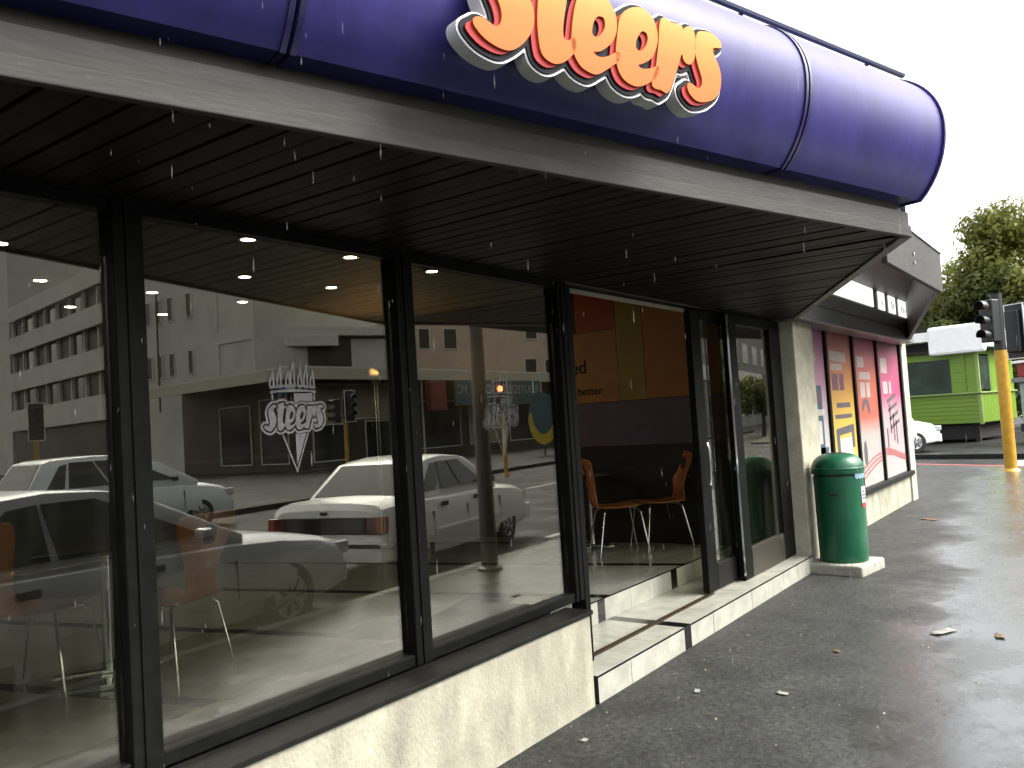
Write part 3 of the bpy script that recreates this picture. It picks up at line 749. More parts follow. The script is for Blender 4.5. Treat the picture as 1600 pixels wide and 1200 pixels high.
# ---- frosted logos stuck on two panes: crown of flames, shield and the name
def logo(cx, cz, w, m, lab, name='window_logo'):
    t = bpy.data.objects.new(name, None); link(t); t.matrix_world = frame_mat((cx, -.0065, cz), (1,0,0), (0,0,1))
    tag(t, lab, 'window decal')
    k = w/1.08; G = Field(-.62*w, -.80*w, .62*w, .75*w, w/150)
    L = {n: (v-np.array([1.633, .365]))*np.array([k*1.0, k*1.35]) for n, v in lp.items()}
    def gl(off=0):
        o_ = None
        for n in ('S','t','e','e2','r','s'):
            d = G.poly(L[n])
            if n+'h' in L: d = np.maximum(d, -G.poly(L[n+'h']))
            o_ = d if o_ is None else np.minimum(o_, d)
        return o_
    let = gl()
    rim = np.maximum(let-.05*w, -(let-.022*w))
    sh = G.poly(np.array([(-.36,.36),(.36,.36),(.36,.1),(.0,-.74),(-.36,.1)])*w)
    out_sh = np.maximum(sh, -(sh+.022*w)); half = np.maximum(sh+.04*w, -(G.X-.0))
    keep = -(let-.06*w)
    shield = np.maximum(np.minimum(out_sh, half), keep)
    fl = None
    for fx, fh in [(-.34,.22),(-.22,.32),(-.08,.26),(.0,.42),(.12,.28),(.22,.34),(.33,.24)]:
        d = G.poly(smooth_loop([(w*(fx-.045),.40*w),(w*(fx-.05),(.40+fh*.4)*w),(w*(fx-.01),(.40+fh*.75)*w),(w*(fx+.01),(.40+fh)*w),(w*(fx+.035),(.40+fh*.55)*w),(w*(fx+.03),.40*w)]))
        fl = d if fl is None else np.minimum(fl, d)
    band = None
    for zz in (.40, .34):
        d = G.poly(np.array([(x*w, (zz+.05*math.cos(x*3.2)-.04)*w) for x in np.linspace(-.38,.38,14)]+[(x*w, (zz+.028+.05*math.cos(x*3.2)-.04)*w) for x in np.linspace(.38,-.38,14)]))
        band = d if band is None else np.minimum(band, d)
    sh_l = G.contours(shield, 0)
    for part in ([l for l in sh_l if l[:,1].mean() > 0], [l for l in sh_l if l[:,1].mean() <= 0]):
        if part: flat_shape('logo_shield', part, m, t, .001, None)
    for nm, dd in (('logo_name', np.minimum(let, rim)), ('logo_flames', np.maximum(fl, -(fl+.03*w))), ('logo_band', band)):
        lo = G.contours(dd, 0)
        if lo: flat_shape(nm, lo, m, t, .001, None)
    return t
logo(2.182, 1.655, .30, M['film'], 'frosted crown and shield logo on the pane right of the first black post')
logo(3.56, 1.62, .30, M['film_faint'], 'faint frosted logo on the pane left of the open doorway')

# ================================================================== INSIDE THE SHOP
def make_chair():
    c = empty('dining_chair')
    # curved plywood shell: seat flowing into a waisted backrest; local +y is the front
    prof = [(-.21,.445,.20),(-.12,.435,.205),(.0,.432,.205),(.12,.44,.20),(.20,.452,.185)]
    mb = MB(); vs = []; n = 9
    for y, z, w in prof:
        for k in range(n):
            t = -1+2*k/(n-1); vs.append((w*t, y, z+.012*t*t))
    m = len(prof)
    fs = [(i*n+k, i*n+k+1, (i+1)*n+k+1, (i+1)*n+k) for i in range(m-1) for k in range(n-1)]
    def shell(nm, vs, fs, th):
        me = bpy.data.meshes.new(nm); me.from_pydata(vs, [], fs); me.materials.append(M['ply'])
        o = bpy.data.objects.new(nm, me); link(o, c)
        s = o.modifiers.new('s', 'SOLIDIFY'); s.thickness = th; s.offset = 0
        b = o.modifiers.new('b', 'SUBSURF'); b.levels = 1; b.render_levels = 1
        baked(o); o.data.polygons.foreach_set('use_smooth', [True]*len(o.data.polygons)); return o
    shell('seat', vs, fs, .014)
    bp = [(-.205,.435,.17),(-.235,.47,.13),(-.25,.54,.105),(-.262,.62,.115),(-.285,.74,.18),(-.308,.84,.225),(-.32,.91,.215)]
    vs = []
    for y, z, w in bp:
        for k in range(n):
            t = -1+2*k/(n-1); vs.append((w*t, y+.035*t*t*(1 if z > .5 else .3), z-.012*t*t*(z > .9)))
    m = len(bp)
    fs = [(i*n+k, i*n+k+1, (i+1)*n+k+1, (i+1)*n+k) for i in range(m-1) for k in range(n-1) if not (i == 4 and k in (3, 4))]
    shell('backrest', vs, fs, .012)
    for sx in (-1, 1):
        MB().tube([(sx*.04,.10,.425),(sx*.13,.15,.425),(sx*.165,.175,.39),(sx*.20,.235,.0)], .009, 8).build('leg', M['chrome'], c, smooth=50)
        MB().tube([(sx*.04,-.10,.425),(sx*.13,-.14,.425),(sx*.165,-.17,.39),(sx*.205,-.245,.0)], .009, 8).build('leg', M['chrome'], c, smooth=50)
    return c
ch0 = make_chair()
chairs = [((2.60,1.60,.301), R(12), 'orange plywood chair behind the window, nearest the left black post'),
          ((2.16,2.12,.301), R(214), 'orange plywood chair deepest in the left window bay'),
          ((6.95,1.22,.301), R(-135), 'orange plywood chair seen through the doorway, left of the small table'),
          ((7.34,.98,.301), R(52), 'orange plywood chair seen through the doorway, against the mural wall')]
for i, (lc, rz, lab) in enumerate(chairs):
    c = ch0 if i == 0 else copy_tree(ch0)
    c.location = lc; c.rotation_euler = (0, 0, rz); tag(c, lab, 'chair', 'dining chairs in the shop')
def make_table():
    t = empty('dining_table')
    MB().box(-.33,.33,-.33,.33,.715,.745).build('table_top', M['table_top'], t, bevel=.006)
    MB().tube([(0,0,.03),(0,0,.712)], .027, 14).build('pedestal', M['chrome'], t, smooth=50)
    MB().box(-.28,.28,-.035,.035,.0,.03).build('foot_bar', M['chrome'], t, bevel=.004)
    MB().box(-.035,.035,-.28,.28,.0305,.05).build('foot_bar', M['chrome'], t, bevel=.004)
    return t
t0 = make_table(); t0.location = (2.46,2.02,.301); t0.rotation_euler = (0,0,R(60)); tag(t0, 'small pedestal table between the two chairs behind the left window', 'table', 'dining tables in the shop')
t1 = copy_tree(t0); t1.location = (7.14,1.62,.301); t1.rotation_euler = (0,0,R(-20)); tag(t1, 'small pedestal table between the chairs seen through the doorway', 'table', 'dining tables in the shop')

lights = [(2.55,2.0),(3.54,2.03),(4.49,2.04),(5.45,2.05),(2.41,3.07),(4.33,3.14),(5.27,3.13),(3.15,4.14),(4.12,4.18),(5.09,4.21),(3.93,5.25),(4.89,5.28)]
rows = ['front','second','third','back']
rl = [0,0,0,0,1,1,1,2,2,2,3,3]
names = ['first','second','third','fourth']
cnt = {}
ld = bpy.data.lights.new('downlight_lamp', 'SPOT'); ld.energy = 1.3; ld.spot_size = R(125); ld.spot_blend = .8; ld.color = (1, .88, .68); ld.shadow_soft_size = .05
l0 = None
for i, (x, y) in enumerate(lights):
    if l0 is None:
        l0 = empty('ceiling_downlight')
        MB().lathe([(.075,-.012),(.075,0),(.048,0),(.048,-.012),(.075,-.012)], 20, cap=False).build('rim', M['ring'], l0, smooth=40)
        MB().lathe([(.001,-.010),(.047,-.010),(.047,-.003),(.001,-.003)], 20).build('bulb', M['bulb'], l0)
        lo = bpy.data.objects.new('lamp', ld); link(lo, l0); lo.location = (0,0,-.03)
        c = l0
    else: c = copy_tree(l0)
    c.location = (x, y, 2.949)
    k = cnt.get(rl[i], 0); cnt[rl[i]] = k+1
    tag(c, f'lit round ceiling downlight, {names[k]} from the left in the {rows[rl[i]]} row', 'ceiling light', 'round downlights in the shop ceiling')

# printed mural on the side wall
mu = empty('wall_mural', (7.6, 1.3, 1.28), 0, 'orange, red and purple wall mural seen through the open doorway', 'mural')
def panel(nm, y0, y1, z0, z1, m): return B(-.014, -.002, y0-1.3, y1-1.3, z0-1.28, z1-1.28).build(nm, m, mu, bevel=.002, seg=1)
panel('purple_panel', .35, 2.05, 1.28, 1.738, mat('mural_purple',(0.0969,0.0627,0.0969),.45))
panel('orange_panel', 1.455, 2.05, 1.742, 2.49, mat('mural_orange',(0.295,0.136,0.0274),.45))
panel('red_panel', 1.455, 1.93, 2.494, 2.94, mat('mural_red',(0.263,0.0485,0.0182),.45))
panel('grey_panel', 1.934, 2.05, 2.494, 2.94, M['dark_wall'])
panel('olive_panel', 1.15, 1.451, 1.742, 2.94, mat('mural_olive',(0.222,0.165,0.0182),.45))
panel('orange_panel', .35, 1.146, 1.742, 2.94, mat('mural_burnt_orange',(0.295,0.116,0.0182),.45))
fm = frame_mat((-.017, .62, .84), (0,-1,0), (0,0,1))
text_mesh('mural_word', 'ed', .20, M['black_gloss'], mu, .004, fm)
for wd, yy in (('is', .72), ('better', .50)):
    text_mesh('mural_word', wd, .12, M['black_gloss'], mu, .004, frame_mat((-.017, yy, .585), (0,-1,0), (0,0,1)))

# ================================================================== PAVEMENT THINGS
lb = empty('litter_bin', (8.24,-.47,0), R(-8), 'green domed litter bin on a square concrete base by the pillar', 'litter bin')
MB().box(-.28,.28,-.27,.27,-.02,.095).build('concrete_base', M['concrete'], lb, bevel=.022, seg=3)
MB().lathe([(.212,.097),(.218,.12),(.222,.5),(.224,.85),(.226,.895)], 44).build('body', M['bin_green'], lb, smooth=40)
MB().lathe([(.214,.896),(.214,.914)], 44).build('opening_gap', M['bin_dark'], lb, smooth=40)
MB().lathe([(.233,.915),(.238,.924),(.238,.968),(.230,1.005),(.209,1.045),(.174,1.078),(.13,1.096),(.095,1.102)], 44).build('lid', M['bin_green'], lb, smooth=50)
MB().lathe([(.238,.957),(.2425,.962),(.2425,.970),(.238,.975)], 44).build('lid_bead', M['bin_green'], lb, smooth=50)
MB().lathe([(.094,1.1025),(.09,1.106)], 32).build('ash_plate', M['bin_dark'], lb)
def arcpatch(r, a0, a1, z0, z1, n=8, wob=0):
    vs = []; 
    for i in range(n+1):
        a = a0+(a1-a0)*i/n; w = wob*math.sin(i*2.1)
        for rr in (r, r+.004): vs += [(rr*math.cos(a), rr*math.sin(a), z0+w), (rr*math.cos(a), rr*math.sin(a), z1+w*.4)]
    fs = []
    for i in range(n):
        b = i*4; fs += [(b,b+4,b+5,b+1),(b+3,b+7,b+6,b+2),(b+1,b+5,b+7,b+3),(b+2,b+6,b+4,b)]
    fs += [(0,1,3,2),(n*4+2,n*4+3,n*4+1,n*4)]
    return MB().add(vs, fs)
arcpatch(.2265, R(-118), R(-62), .868, .916, 18, .012).build('bin_liner', M['bag'], lb, smooth=60)
arcpatch(.2245, R(-100), R(-72), .64, .79).build('notice', M['sticker'], lb)
arcpatch(.2245, R(-99.5), R(-72.5), .598, .638).build('notice_band', M['sticker_red'], lb)
for k in range(3): arcpatch(.229, R(-96), R(-78-4*k), .68+.03*k, .688+.03*k, 4).build('notice_mark', M['plastic'], lb)
arcpatch(.2275, R(-178), R(-160), .72, .74, 4).build('bin_hinge', M['plastic'], lb)

# scraps on the wet pavement
def scrap(x, y, w, l, rz, m, lab, cat, seed):
    rr = random.Random(seed); n = 5; mb = MB(); vs = []
    for i in range(n):
        for j in range(n):
            u, v = i/(n-1)-.5, j/(n-1)-.5
            e = 1+rr.uniform(-.12,.12) if i in (0,n-1) or j in (0,n-1) else 1
            vs.append((u*l*e, v*w*e, .004+rr.uniform(0,.006)+.01*abs(u*v)))
    fs = [(i*n+j, (i+1)*n+j, (i+1)*n+j+1, i*n+j+1) for i in range(n-1) for j in range(n-1)]
    o = mb.add(vs, fs).build(lab[0], m, None, smooth=80, loc=(x,y,.001), rot=(0,0,rz))
    s = o.modifiers.new('s','SOLIDIFY'); s.thickness = .0012; baked(o)
    tag(o, lab[1], cat, 'scraps of litter on the pavement'); return o
scrap(6.22,-1.60,.075,.20,R(-30),M['paper'],('paper_scrap','flat grey strip of paper lying in the wet strip'),'litter',1)
scrap(4.42,-.62+.0,.03,.05,R(20),M['paper'],('paper_scrap','small pale scrap on the dry pavement below the black step stripe'),'litter',2)
scrap(4.58,-1.05,.04,.065,R(70),M['paper'],('paper_scrap','torn white scrap at the edge of the damp pavement'),'litter',3)
scrap(3.52,-.42,.03,.035,R(10),M['paper'],('paper_scrap','tiny pale scrap near the foot of the plinth corner'),'litter',4)
scrap(6.22,-1.93,.05,.09,R(15),M['leaf_brown'],('fallen_leaf','dark brown leaf lying beside the grey strip of paper'),'leaf',5)
scrap(11.9,-.60,.09,.22,R(60),M['leaf_brown'],('fallen_leaf','dark wet leaf clump on the pavement beyond the bin'),'leaf',6)
scrap(5.5,-1.1,.03,.05,R(40),M['leaf_brown'],('fallen_leaf','small reddish leaf between step and damp strip'),'leaf',7)
rr = random.Random(11); mb = MB()
for k in range(240):
    x = rr.uniform(2.6, 13); y = rr.uniform(-2.3, -.3); s = rr.uniform(.003,.010); a = rr.uniform(0,6)
    mb.add([(x+s*math.cos(a+q*2.1)*rr.uniform(.6,1.3), y+s*math.sin(a+q*2.1)*rr.uniform(.6,1.3), .0005) for q in range(3)]+[(x,y,.001+s*.7)], [(0,1,3),(1,2,3),(2,0,3),(2,1,0)])
o = mb.build('pavement_grit', mat('pale_grit', (0.252, 0.222, 0.168),.8,var=.4,scale=40)); tag(o, kind='stuff')

# ---- traffic signals
def signal_head(par, nm, z, ang, r, backing=False, lit=False, dz=.0):
    """three lensed housing turned to ang, standing off the pole by r"""
    h = bpy.data.objects.new(nm, None)
    hb = MB().box(-.11,.11,-.15,.15,0,.86)
    o = hb.build('signal_head', M['sig_black'], par, bevel=.02, loc=(r*math.cos(ang), r*math.sin(ang), z), rot=(0,0,ang))
    if backing:
        MB().box(-.012,.0,-.2,.2,-.12,.98).build('backing_board', M['sig_black'], o, bevel=.004)
        for (a,b,c,d) in [(-.225,-.201,-.14,1.0),(.201,.225,-.14,1.0)]: B(-.016,.004,a,b,c,d).build('board_edge', M['white_paint'], o)
        B(-.016,.004,-.2,.2,.981,1.0).build('board_edge', M['white_paint'], o); B(-.016,.004,-.2,.2,-.14,-.121).build('board_edge', M['white_paint'], o)
    for k in range(3):
        zc = .14+.29*k
        m = M['lens_red'] if (lit and k == 2) else M['lens_off']
        vs = [(.111, .1*math.cos(a*R(22.5)), zc+.1*math.sin(a*R(22.5))) for a in range(16)]+[(.122, .1*math.cos(a*R(22.5)), zc+.1*math.sin(a*R(22.5))) for a in range(16)]
        MB().add(vs, [tuple(range(15,-1,-1)), tuple(range(16,32))]+[(i,(i+1)%16,16+(i+1)%16,16+i) for i in range(16)]).build('lens', m, o)
        pts = [(math.cos(R(-20+220*i/12))*.118, math.sin(R(-20+220*i/12))*.118+zc) for i in range(13)]
        vs = [(.11,p[0],p[1]) for p in pts]+[(.30,p[0]*.97,(p[1]-zc)*.97+zc+.01) for p in pts]+[(.11,p[0]*.93,(p[1]-zc)*.93+zc) for p in pts]+[(.30,p[0]*.91,(p[1]-zc)*.91+zc+.01) for p in pts]
        fs = []
        for i in range(12): fs += [(i,i+1,14+i,13+i),(26+i+1,26+i,39+i,39+i+1),(13+i,14+i,40+i,39+i)]
        MB().add(vs, fs).build('visor', M['sig_black'], o, smooth=50)
    return o
def traffic_light(loc, heads, lab, hpole=2.45, r=.075, top=None, rz=0, group='traffic lights along the street'):
    t = empty('traffic_light', loc, rz, lab, 'traffic light', group)
    MB().tube([(0,0,-.15),(0,0,.02),(0,0,hpole)], r, 16).build('pole', M['yellow'], t, smooth=50)
    MB().tube([(0,0,hpole+.002),(0,0,top or hpole+1.05)], r*.95, 16).build('pole_top', M['sig_black'], t, smooth=50)
    MB().lathe([(r*1.5,-.14),(r*1.5,.0),(r*1.05,.05)], 16).build('pole_base', M['yellow'], t, smooth=40)
    for a, z, rr_, back, lit in heads: signal_head(t, 'signal_head', z, a, rr_, back, lit)
    return t
traffic_light((19.6,-.86,.0), [(R(150),2.62,.24,False,False),(R(-35),2.40,.46,True,False)], 'yellow traffic light pole with black heads at the far pavement corner', 2.45, .115, 3.6)
# signals across the street, seen in the shop glass
traffic_light((20.8,-19.8,-.1), [(R(100),2.25,.35,True,False),(R(200),2.1,.32,False,False)], 'yellow pole with two dark signal heads, mirrored above the white sedan boot', 2.2, .07, 3.3)
traffic_light((22.5,-14.0,-.1), [(R(150),2.15,.02+.15,True,True)], 'yellow pole with a lit red signal, mirrored left of the crescent sign', 2.1, .07, 2.2)
traffic_light((11.9,-23.6,-.1), [(R(110),2.2,.2,True,False)], 'signal head with a white edged backing board, mirrored in the leftmost pane', 2.1, .07, 2.2)
# lamp post at the kerb, seen in the glass
lpst = empty('lamp_post', (7.25,-3.02,0), 0, 'brown grey steel post at the kerb, mirrored in front of the white sedan', 'lamp post')
MB().tube([(0,0,-.05),(0,0,1.2),(0,0,5.6)], [.095,.085,.06], 16).build('shaft', M['pole_grey'], lpst, smooth=50)
MB().lathe([(.14,0),(.14,.03),(.10,.05)], 16).build('base_flange', M['pole_grey'], lpst, smooth=40)
MB().tube([(0,0,5.55),(.1,-.3,5.9),(.2,-1.3,6.05)], .035, 10).build('arm', M['pole_grey'], lpst, smooth=50)
MB().box(-.14,.14,-.35,.35,-.05,.05).build('lamp_housing', M['board_metal'], lpst, bevel=.03, loc=(.22,-1.5,6.03), rot=(0,0,R(8)))

# ---- green kiosk
kz = YAW-math.pi/2
K = empty('green_kiosk', (31.9, .95, 0), YAW-R(48), 'lime green kiosk on stilts with a white roof fascia', 'kiosk')
# local +x leads away from the photographer, local +y to the left
def kb(x0,x1,y0,y1,z0,z1,nm,m,bev=0): return B(x0,x1,y0,y1,z0,z1).build(nm, m, K, bevel=bev)
kb(.03,3.4,.03,5.4,.62,1.62,'base_wall',M['lime'])
for k in range(7): 
    B(.0,.028,.06,5.4,.63+.142*k,.63+.142*k+.136).build('wall_plank', M['lime'], K, bevel=.006, seg=1)
for k in range(12): B(.05+.28*k,.05+.28*k+.27,.0,.028,.64,1.62).build('wall_plank', M['lime'], K, bevel=.006, seg=1)
kb(-.12,3.45,-.06,5.5,1.625,1.68,'counter',M['lime_trim'],.006)
kb(-.02,.06,-.02,.09,.58,1.62,'corner_post',M['lime_trim'],.006)
kb(.0,.10,.0,.10,1.682,3.1,'corner_post',M['lime_trim'],.006)
kb(.01,.09,.42,.9,1.682,3.1,'front_pier',M['lime'])
for k in range(4): B(-.002,.009,.46,.86,1.70+.34*k,1.70+.34*k+.33).build('wall_plank', M['lime'], K, bevel=.004, seg=1)
kb(.03,.09,.105,.41,1.682,3.1,'front_pier',M['lime'])
kb(.01,.09,.905,5.4,2.86,3.1,'window_head',M['lime'])
kb(.05,.08,.905,5.4,1.682,2.858,'front_window',M['kiosk_glass'])
kb(.11,.16,.03,.06,1.682,2.95,'side_frame',M['lime_trim']); kb(1.1,1.16,.03,.06,1.682,2.95,'side_frame',M['lime_trim'])
kb(.16,1.1,.04,.055,1.74,2.9,'side_window',M['kiosk_glass']); kb(.11,3.4,.01,.07,2.952,3.1,'side_head',M['lime'])
kb(1.165,3.4,.02,.06,1.682,2.95,'side_wall',M['lime'])
kb(3.3,3.4,.1,5.4,.6,3.1,'rear_wall',M['lime'])
kb(-.2,3.6,-.3,5.6,3.11,3.2,'roof_deck',M['under'])
# white fascia: deep box at the corner, shallow band further left
kb(-.42,-.20,-.40,1.42,3.00,3.98,'roof_fascia',M['white_paint'],.09)
kb(-.32,-.22,1.422,5.7,3.52,3.84,'roof_fascia',M['white_paint'],.01)
kb(-.19,3.6,-.38,-.28,3.16,3.84,'roof_fascia',M['white_paint'],.04)
kb(-.19,3.7,-.27,5.8,3.87,3.99,'roof_capping',M['under'])
kb(.12,.2,1.5,5.6,3.2,3.5,'fascia_recess',M['under'])
for x in (.2,3.0):
    for y in (.2,2.6,5.2): kb(x,x+.14,y,y+.14,-.15,.62,'stilt',M['under'])
kb(.25,3.2,.3,5.2,.05,.6,'underfloor_box',M['under'],.05)  # plain dark box filling the space under the kiosk floor

# ---- trees behind the kiosk
def tree(loc, h, rad, seed, m, lab, squash=.8, n=5200, leaf=.16, base=.25):
    rr = random.Random(seed); t = empty('leafy_tree', loc, 0, lab, 'tree', 'trees along the street')
    mb = MB(); mb.tube([(0,0,-.2),(.1,.05,h*.25),(.05,-.1,h*.5),(.1,0,h*.8)], [h*.035,h*.028,h*.02,h*.006], 10)
    cl = []
    for k in range(80):
        while True:
            p = Vector((rr.uniform(-1,1), rr.uniform(-1,1), rr.uniform(-1,1)))
            if .25 < p.length < 1: break
        c = Vector((p.x*rad, p.y*rad, h*(base+1)/2+p.z*h*(1-base)/2*.95))
        cl.append((c, rr.uniform(.16,.30)*rad))
        if k < 9: mb.tube([(.05,0,h*rr.uniform(.22,.5)), tuple((c*.5+Vector((0,0,h*.2)))), tuple(c)], [h*.014,h*.008,h*.002], 6)
    mb.build('trunk', M['bark'], t, smooth=60)
    vs = []; fs = []
    for k in range(n):
        c, r = rr.choice(cl)
        d = Vector((rr.gauss(0,1), rr.gauss(0,1), rr.gauss(0,1))).normalized()*r*rr.uniform(.55,1.06); d.z *= squash
        p = c+d; nrm = (d.normalized()+Vector((rr.uniform(-.7,.7), rr.uniform(-.7,.7), rr.uniform(-.2,.9)))).normalized()
        a = nrm.orthogonal().normalized(); b = nrm.cross(a); th = rr.uniform(0,6.28)
        a, b = a*math.cos(th)+b*math.sin(th), b*math.cos(th)-a*math.sin(th)
        s = leaf*rr.uniform(.6,1.4); i = len(vs)
        vs += [tuple(p-a*s), tuple(p+b*s*.55+nrm*s*.12), tuple(p+a*s), tuple(p-b*s*.55+nrm*s*.12)]
        fs.append((i,i+1,i+2,i+3))
    me = bpy.data.meshes.new('crown'); me.from_pydata(vs, [], fs); me.materials.append(m)
    o = bpy.data.objects.new('crown', me); link(o, t); tag(o, kind='stuff')
    return t
tree((47.6,-.4,-.15), 11.0, 5.2, 1, M['leaf'], 'tall yellow green tree rising above the kiosk roof', n=42000, leaf=.13, base=.14)
tree((43.5,1.6,-.15), 7.6, 3.4, 2, M['leaf2'], 'dark bushy tree directly behind the kiosk', n=18000, leaf=.13, base=.06)
tree((47.0,5.0,-.15), 7.8, 3.8, 3, M['leaf2'], 'low dark tree behind the signboard end', n=18000, leaf=.14, base=.08)
tree((52.0,-6.5,-.15), 10.0, 4.2, 4, M['leaf'], 'broad green tree at the right edge behind the traffic light', n=20000, leaf=.14, base=.1)
# distant ground beyond the kiosk
o = MB().prism([(40,-12),(42,14),(70,20),(72,-20)], -.3, -.08).build('verge', M['grass']); tag(o, kind='structure')

# ================================================================== CARS
def car(name, lab, spec, loc, heading, group='cars on the street'):
    """local x forward (0 at the rear), y left, z up from the road"""
    L_, paint = spec['L'], M[spec['paint']]
    root = empty(name, loc, heading, lab, 'car', group)
    st = spec['stations']          # x, zb, ztop, halfwidth
    mb = MB(); vs = []; prof = [(0,0,0),(.80,0,0),(.94,.05,0),(1.0,.30,0),(1.0,.52,0),(.975,.75,0),(.93,.90,0),(.82,.985,0),(.4,1.02,0),(0,1.03,0)]
    n = len(prof)
    for x, zb, zt, w in st:
        ring = [(x, -w*p[0], zb+(zt-zb)*p[1]) for p in prof]
        ring += [(x, w*p[0], zb+(zt-zb)*p[1]) for p in prof[-2:0:-1]]
        vs += ring
    k = 2*n-2; m = len(st)
    fs = [(i*k+j, i*k+(j+1)%k, (i+1)*k+(j+1)%k, (i+1)*k+j) for i in range(m-1) for j in range(k)]
    fs += [tuple(range(k-1,-1,-1)), tuple(range((m-1)*k, m*k))]
    body = mb.add(vs, fs).build('body', paint, root, smooth=35)
    # wheel arches cut out of the shell
    cut = MB()
    for x in spec['axles']:
        for s in (-1, 1):
            y0, y1 = s*spec['w']*.62, s*(spec['w']+.2)
            cut.tube([(x, y0, spec['r']), (x, y1, spec['r'])], spec['r']*1.17, 26)
    co = cut.build('cutter', M['under'])
    bo = body.modifiers.new('b', 'BOOLEAN'); bo.object = co; bo.operation = 'DIFFERENCE'; bo.solver = 'EXACT'
    baked(body); bpy.data.objects.remove(co)
    body.data.polygons.foreach_set('use_smooth', [True]*len(body.data.polygons)); body.data.set_sharp_from_angle(angle=R(32))
    # cabin
    c = spec['cabin']              # rear base x, rear roof x, front roof x, front base x, zbelt, zroof, wb, wr
    xr0, xr1, xf1, xf0, zb, zr, wb, wr = c
    rows_ = [(xr0, zb, wb), (xr0+(xr1-xr0)*.9, zb+(zr-zb)*.9, wr+(wb-wr)*.1), (xr1+.12, zr-.012, wr*.97), ((xr1+xf1)/2, zr+.022, wr*.97), (xf1-.1, zr-.012, wr*.97), (xf1+(xf0-xf1)*.12, zb+(zr-zb)*.9, wr+(wb-wr)*.1), (xf0, zb, wb)]
    vs = []
    for x, z, w in rows_: vs += [(x,-w,z),(x,-w*.6,z+.012),(x,w*.6,z+.012),(x,w,z)]
    fs = [(i*4+j, i*4+j+1, (i+1)*4+j+1, (i+1)*4+j) for i in range(6) for j in range(3)]
    b = len(vs); vs += [(xr0,-wb,zb-.1),(xr0,wb,zb-.1),(xf0,wb,zb-.1),(xf0,-wb,zb-.1)]
    fs += [tuple([i*4 for i in range(7)]+[b+3,b]), tuple([i*4+3 for i in range(6,-1,-1)]+[b+1,b+2]), (0,b,b+1,3,2,1), (24,25,26,27,b+2,b+3), (b,b+3,b+2,b+1)]
    MB().add(vs, fs).build('cabin', paint, root, smooth=30, bevel=.015)
    def sx(t, u):                  # point on the cabin side: t along 0..1, u up 0..1
        xa = xr0+(xr1-xr0)*u; xb = xf0+(xf1-xf0)*u
        return xa+(xb-xa)*t
    def sidewin(pts, s):
        a = [(sx(t,u), s*((wb+(wr-wb)*u)+.004), zb+(zr-zb)*u) for t, u in pts]
        bb = [(p[0], p[1]-s*.02, p[2]) for p in a]; q = len(a)
        return MB().add(a+bb, [tuple(range(q)), tuple(range(2*q-1,q-1,-1))]+[(i,(i+1)%q,q+(i+1)%q,q+i) for i in range(q)])
    for s in (-1, 1):
        for pts in spec['windows']: sidewin(pts, s).build('side_window', M['dark_glass'], root)
        if 'sidetrim' in spec:
            x0, x1, z = spec['sidetrim']; B(x0, x1, min(s*spec['w']*.99, s*(spec['w']+.015)), max(s*spec['w']*.99, s*(spec['w']+.015)), z, z+.045).build('side_moulding', M['car_white'] if spec['paint'] == 'car_white' else M['plastic'], root, bevel=.004)
        for xd in spec['handles']:
            w_ = spec['w']*.985; B(xd, xd+.17, min(s*w_, s*(w_+.022)), max(s*w_, s*(w_+.022)), zb-.16, zb-.105).build('door_handle', M['plastic'], root, bevel=.006)
        for xd in spec['gaps']:
            w_ = spec['w']; mbg = MB(); B(xd, xd+.010, min(s*w_*.90, s*(w_+.0015)), max(s*w_*.90, s*(w_+.0015)), spec['sill']+.16, zb-.2).build('door_gap', M['plastic'], root)
        xm = spec['mirror']; B(xm-.05, xm+.05, min(s*(wb+.03), s*(wb+.17)), max(s*(wb+.03), s*(wb+.17)), zb+.02, zb+.12).build('wing_mirror', M['plastic'] if spec.get('blackmirror') else paint, root, bevel=.03)
    def screen(nm, x0, z0, w0, x1, z1, w1, dn):
        v = [(x0,-w0,z0),(x0,w0,z0),(x1,w1,z1),(x1,-w1,z1)]
        d = Vector(dn).normalized()*.012; q = [tuple(Vector(p)+d) for p in v]; q2 = [tuple(Vector(p)-d) for p in v]
        MB().add(q+q2, [(0,1,2,3),(7,6,5,4),(0,4,5,1),(1,5,6,2),(2,6,7,3),(3,7,4,0)]).build(nm, M['dark_glass'], root)
    u0, u1 = .06, .86
    screen('rear_window', xr0+(xr1-xr0)*u0, zb+(zr-zb)*u0, wb*.90, xr0+(xr1-xr0)*u1, zb+(zr-zb)*u1, wr*.90, (-(zr-zb), 0, (xr1-xr0)))
    screen('windscreen', xf0+(xf1-xf0)*u0, zb+(zr-zb)*u0, wb*.92, xf0+(xf1-xf0)*u1, zb+(zr-zb)*u1, wr*.90, ((zr-zb), 0, (xf0-xf1)))
    # wheels
    r = spec['r']
    for x in spec['axles']:
        for s in (-1, 1):
            y = s*(spec['w']-.11)
            w = MB().lathe([(r*.62,-.095),(r*.93,-.095),(r,-.07),(r,.07),(r*.93,.095),(r*.62,.095)], 28, cap=False).build('wheel', M['rubber'], root, smooth=40, loc=(x, y, r), rot=(R(-90*s), 0, 0))
            MB().lathe([(r*.61,.03),(r*.60,.088),(r*.5,.075),(r*.16,.092),(r*.01,.096)], 28).build('rim', M['rim'], w, smooth=40)
            for q in range(7):
                a = q*2*math.pi/7; MB().tube([(r*.2*math.cos(a), r*.2*math.sin(a), .095), (r*.54*math.cos(a), r*.54*math.sin(a), .088)], r*.045, 6).build('spoke', M['plastic'], w)
    for nm, b_, m_ in spec['boxes']: B(*b_).build(nm, m_ if not isinstance(m_, str) else M[m_], root, bevel=.012)
    return root
W = .83
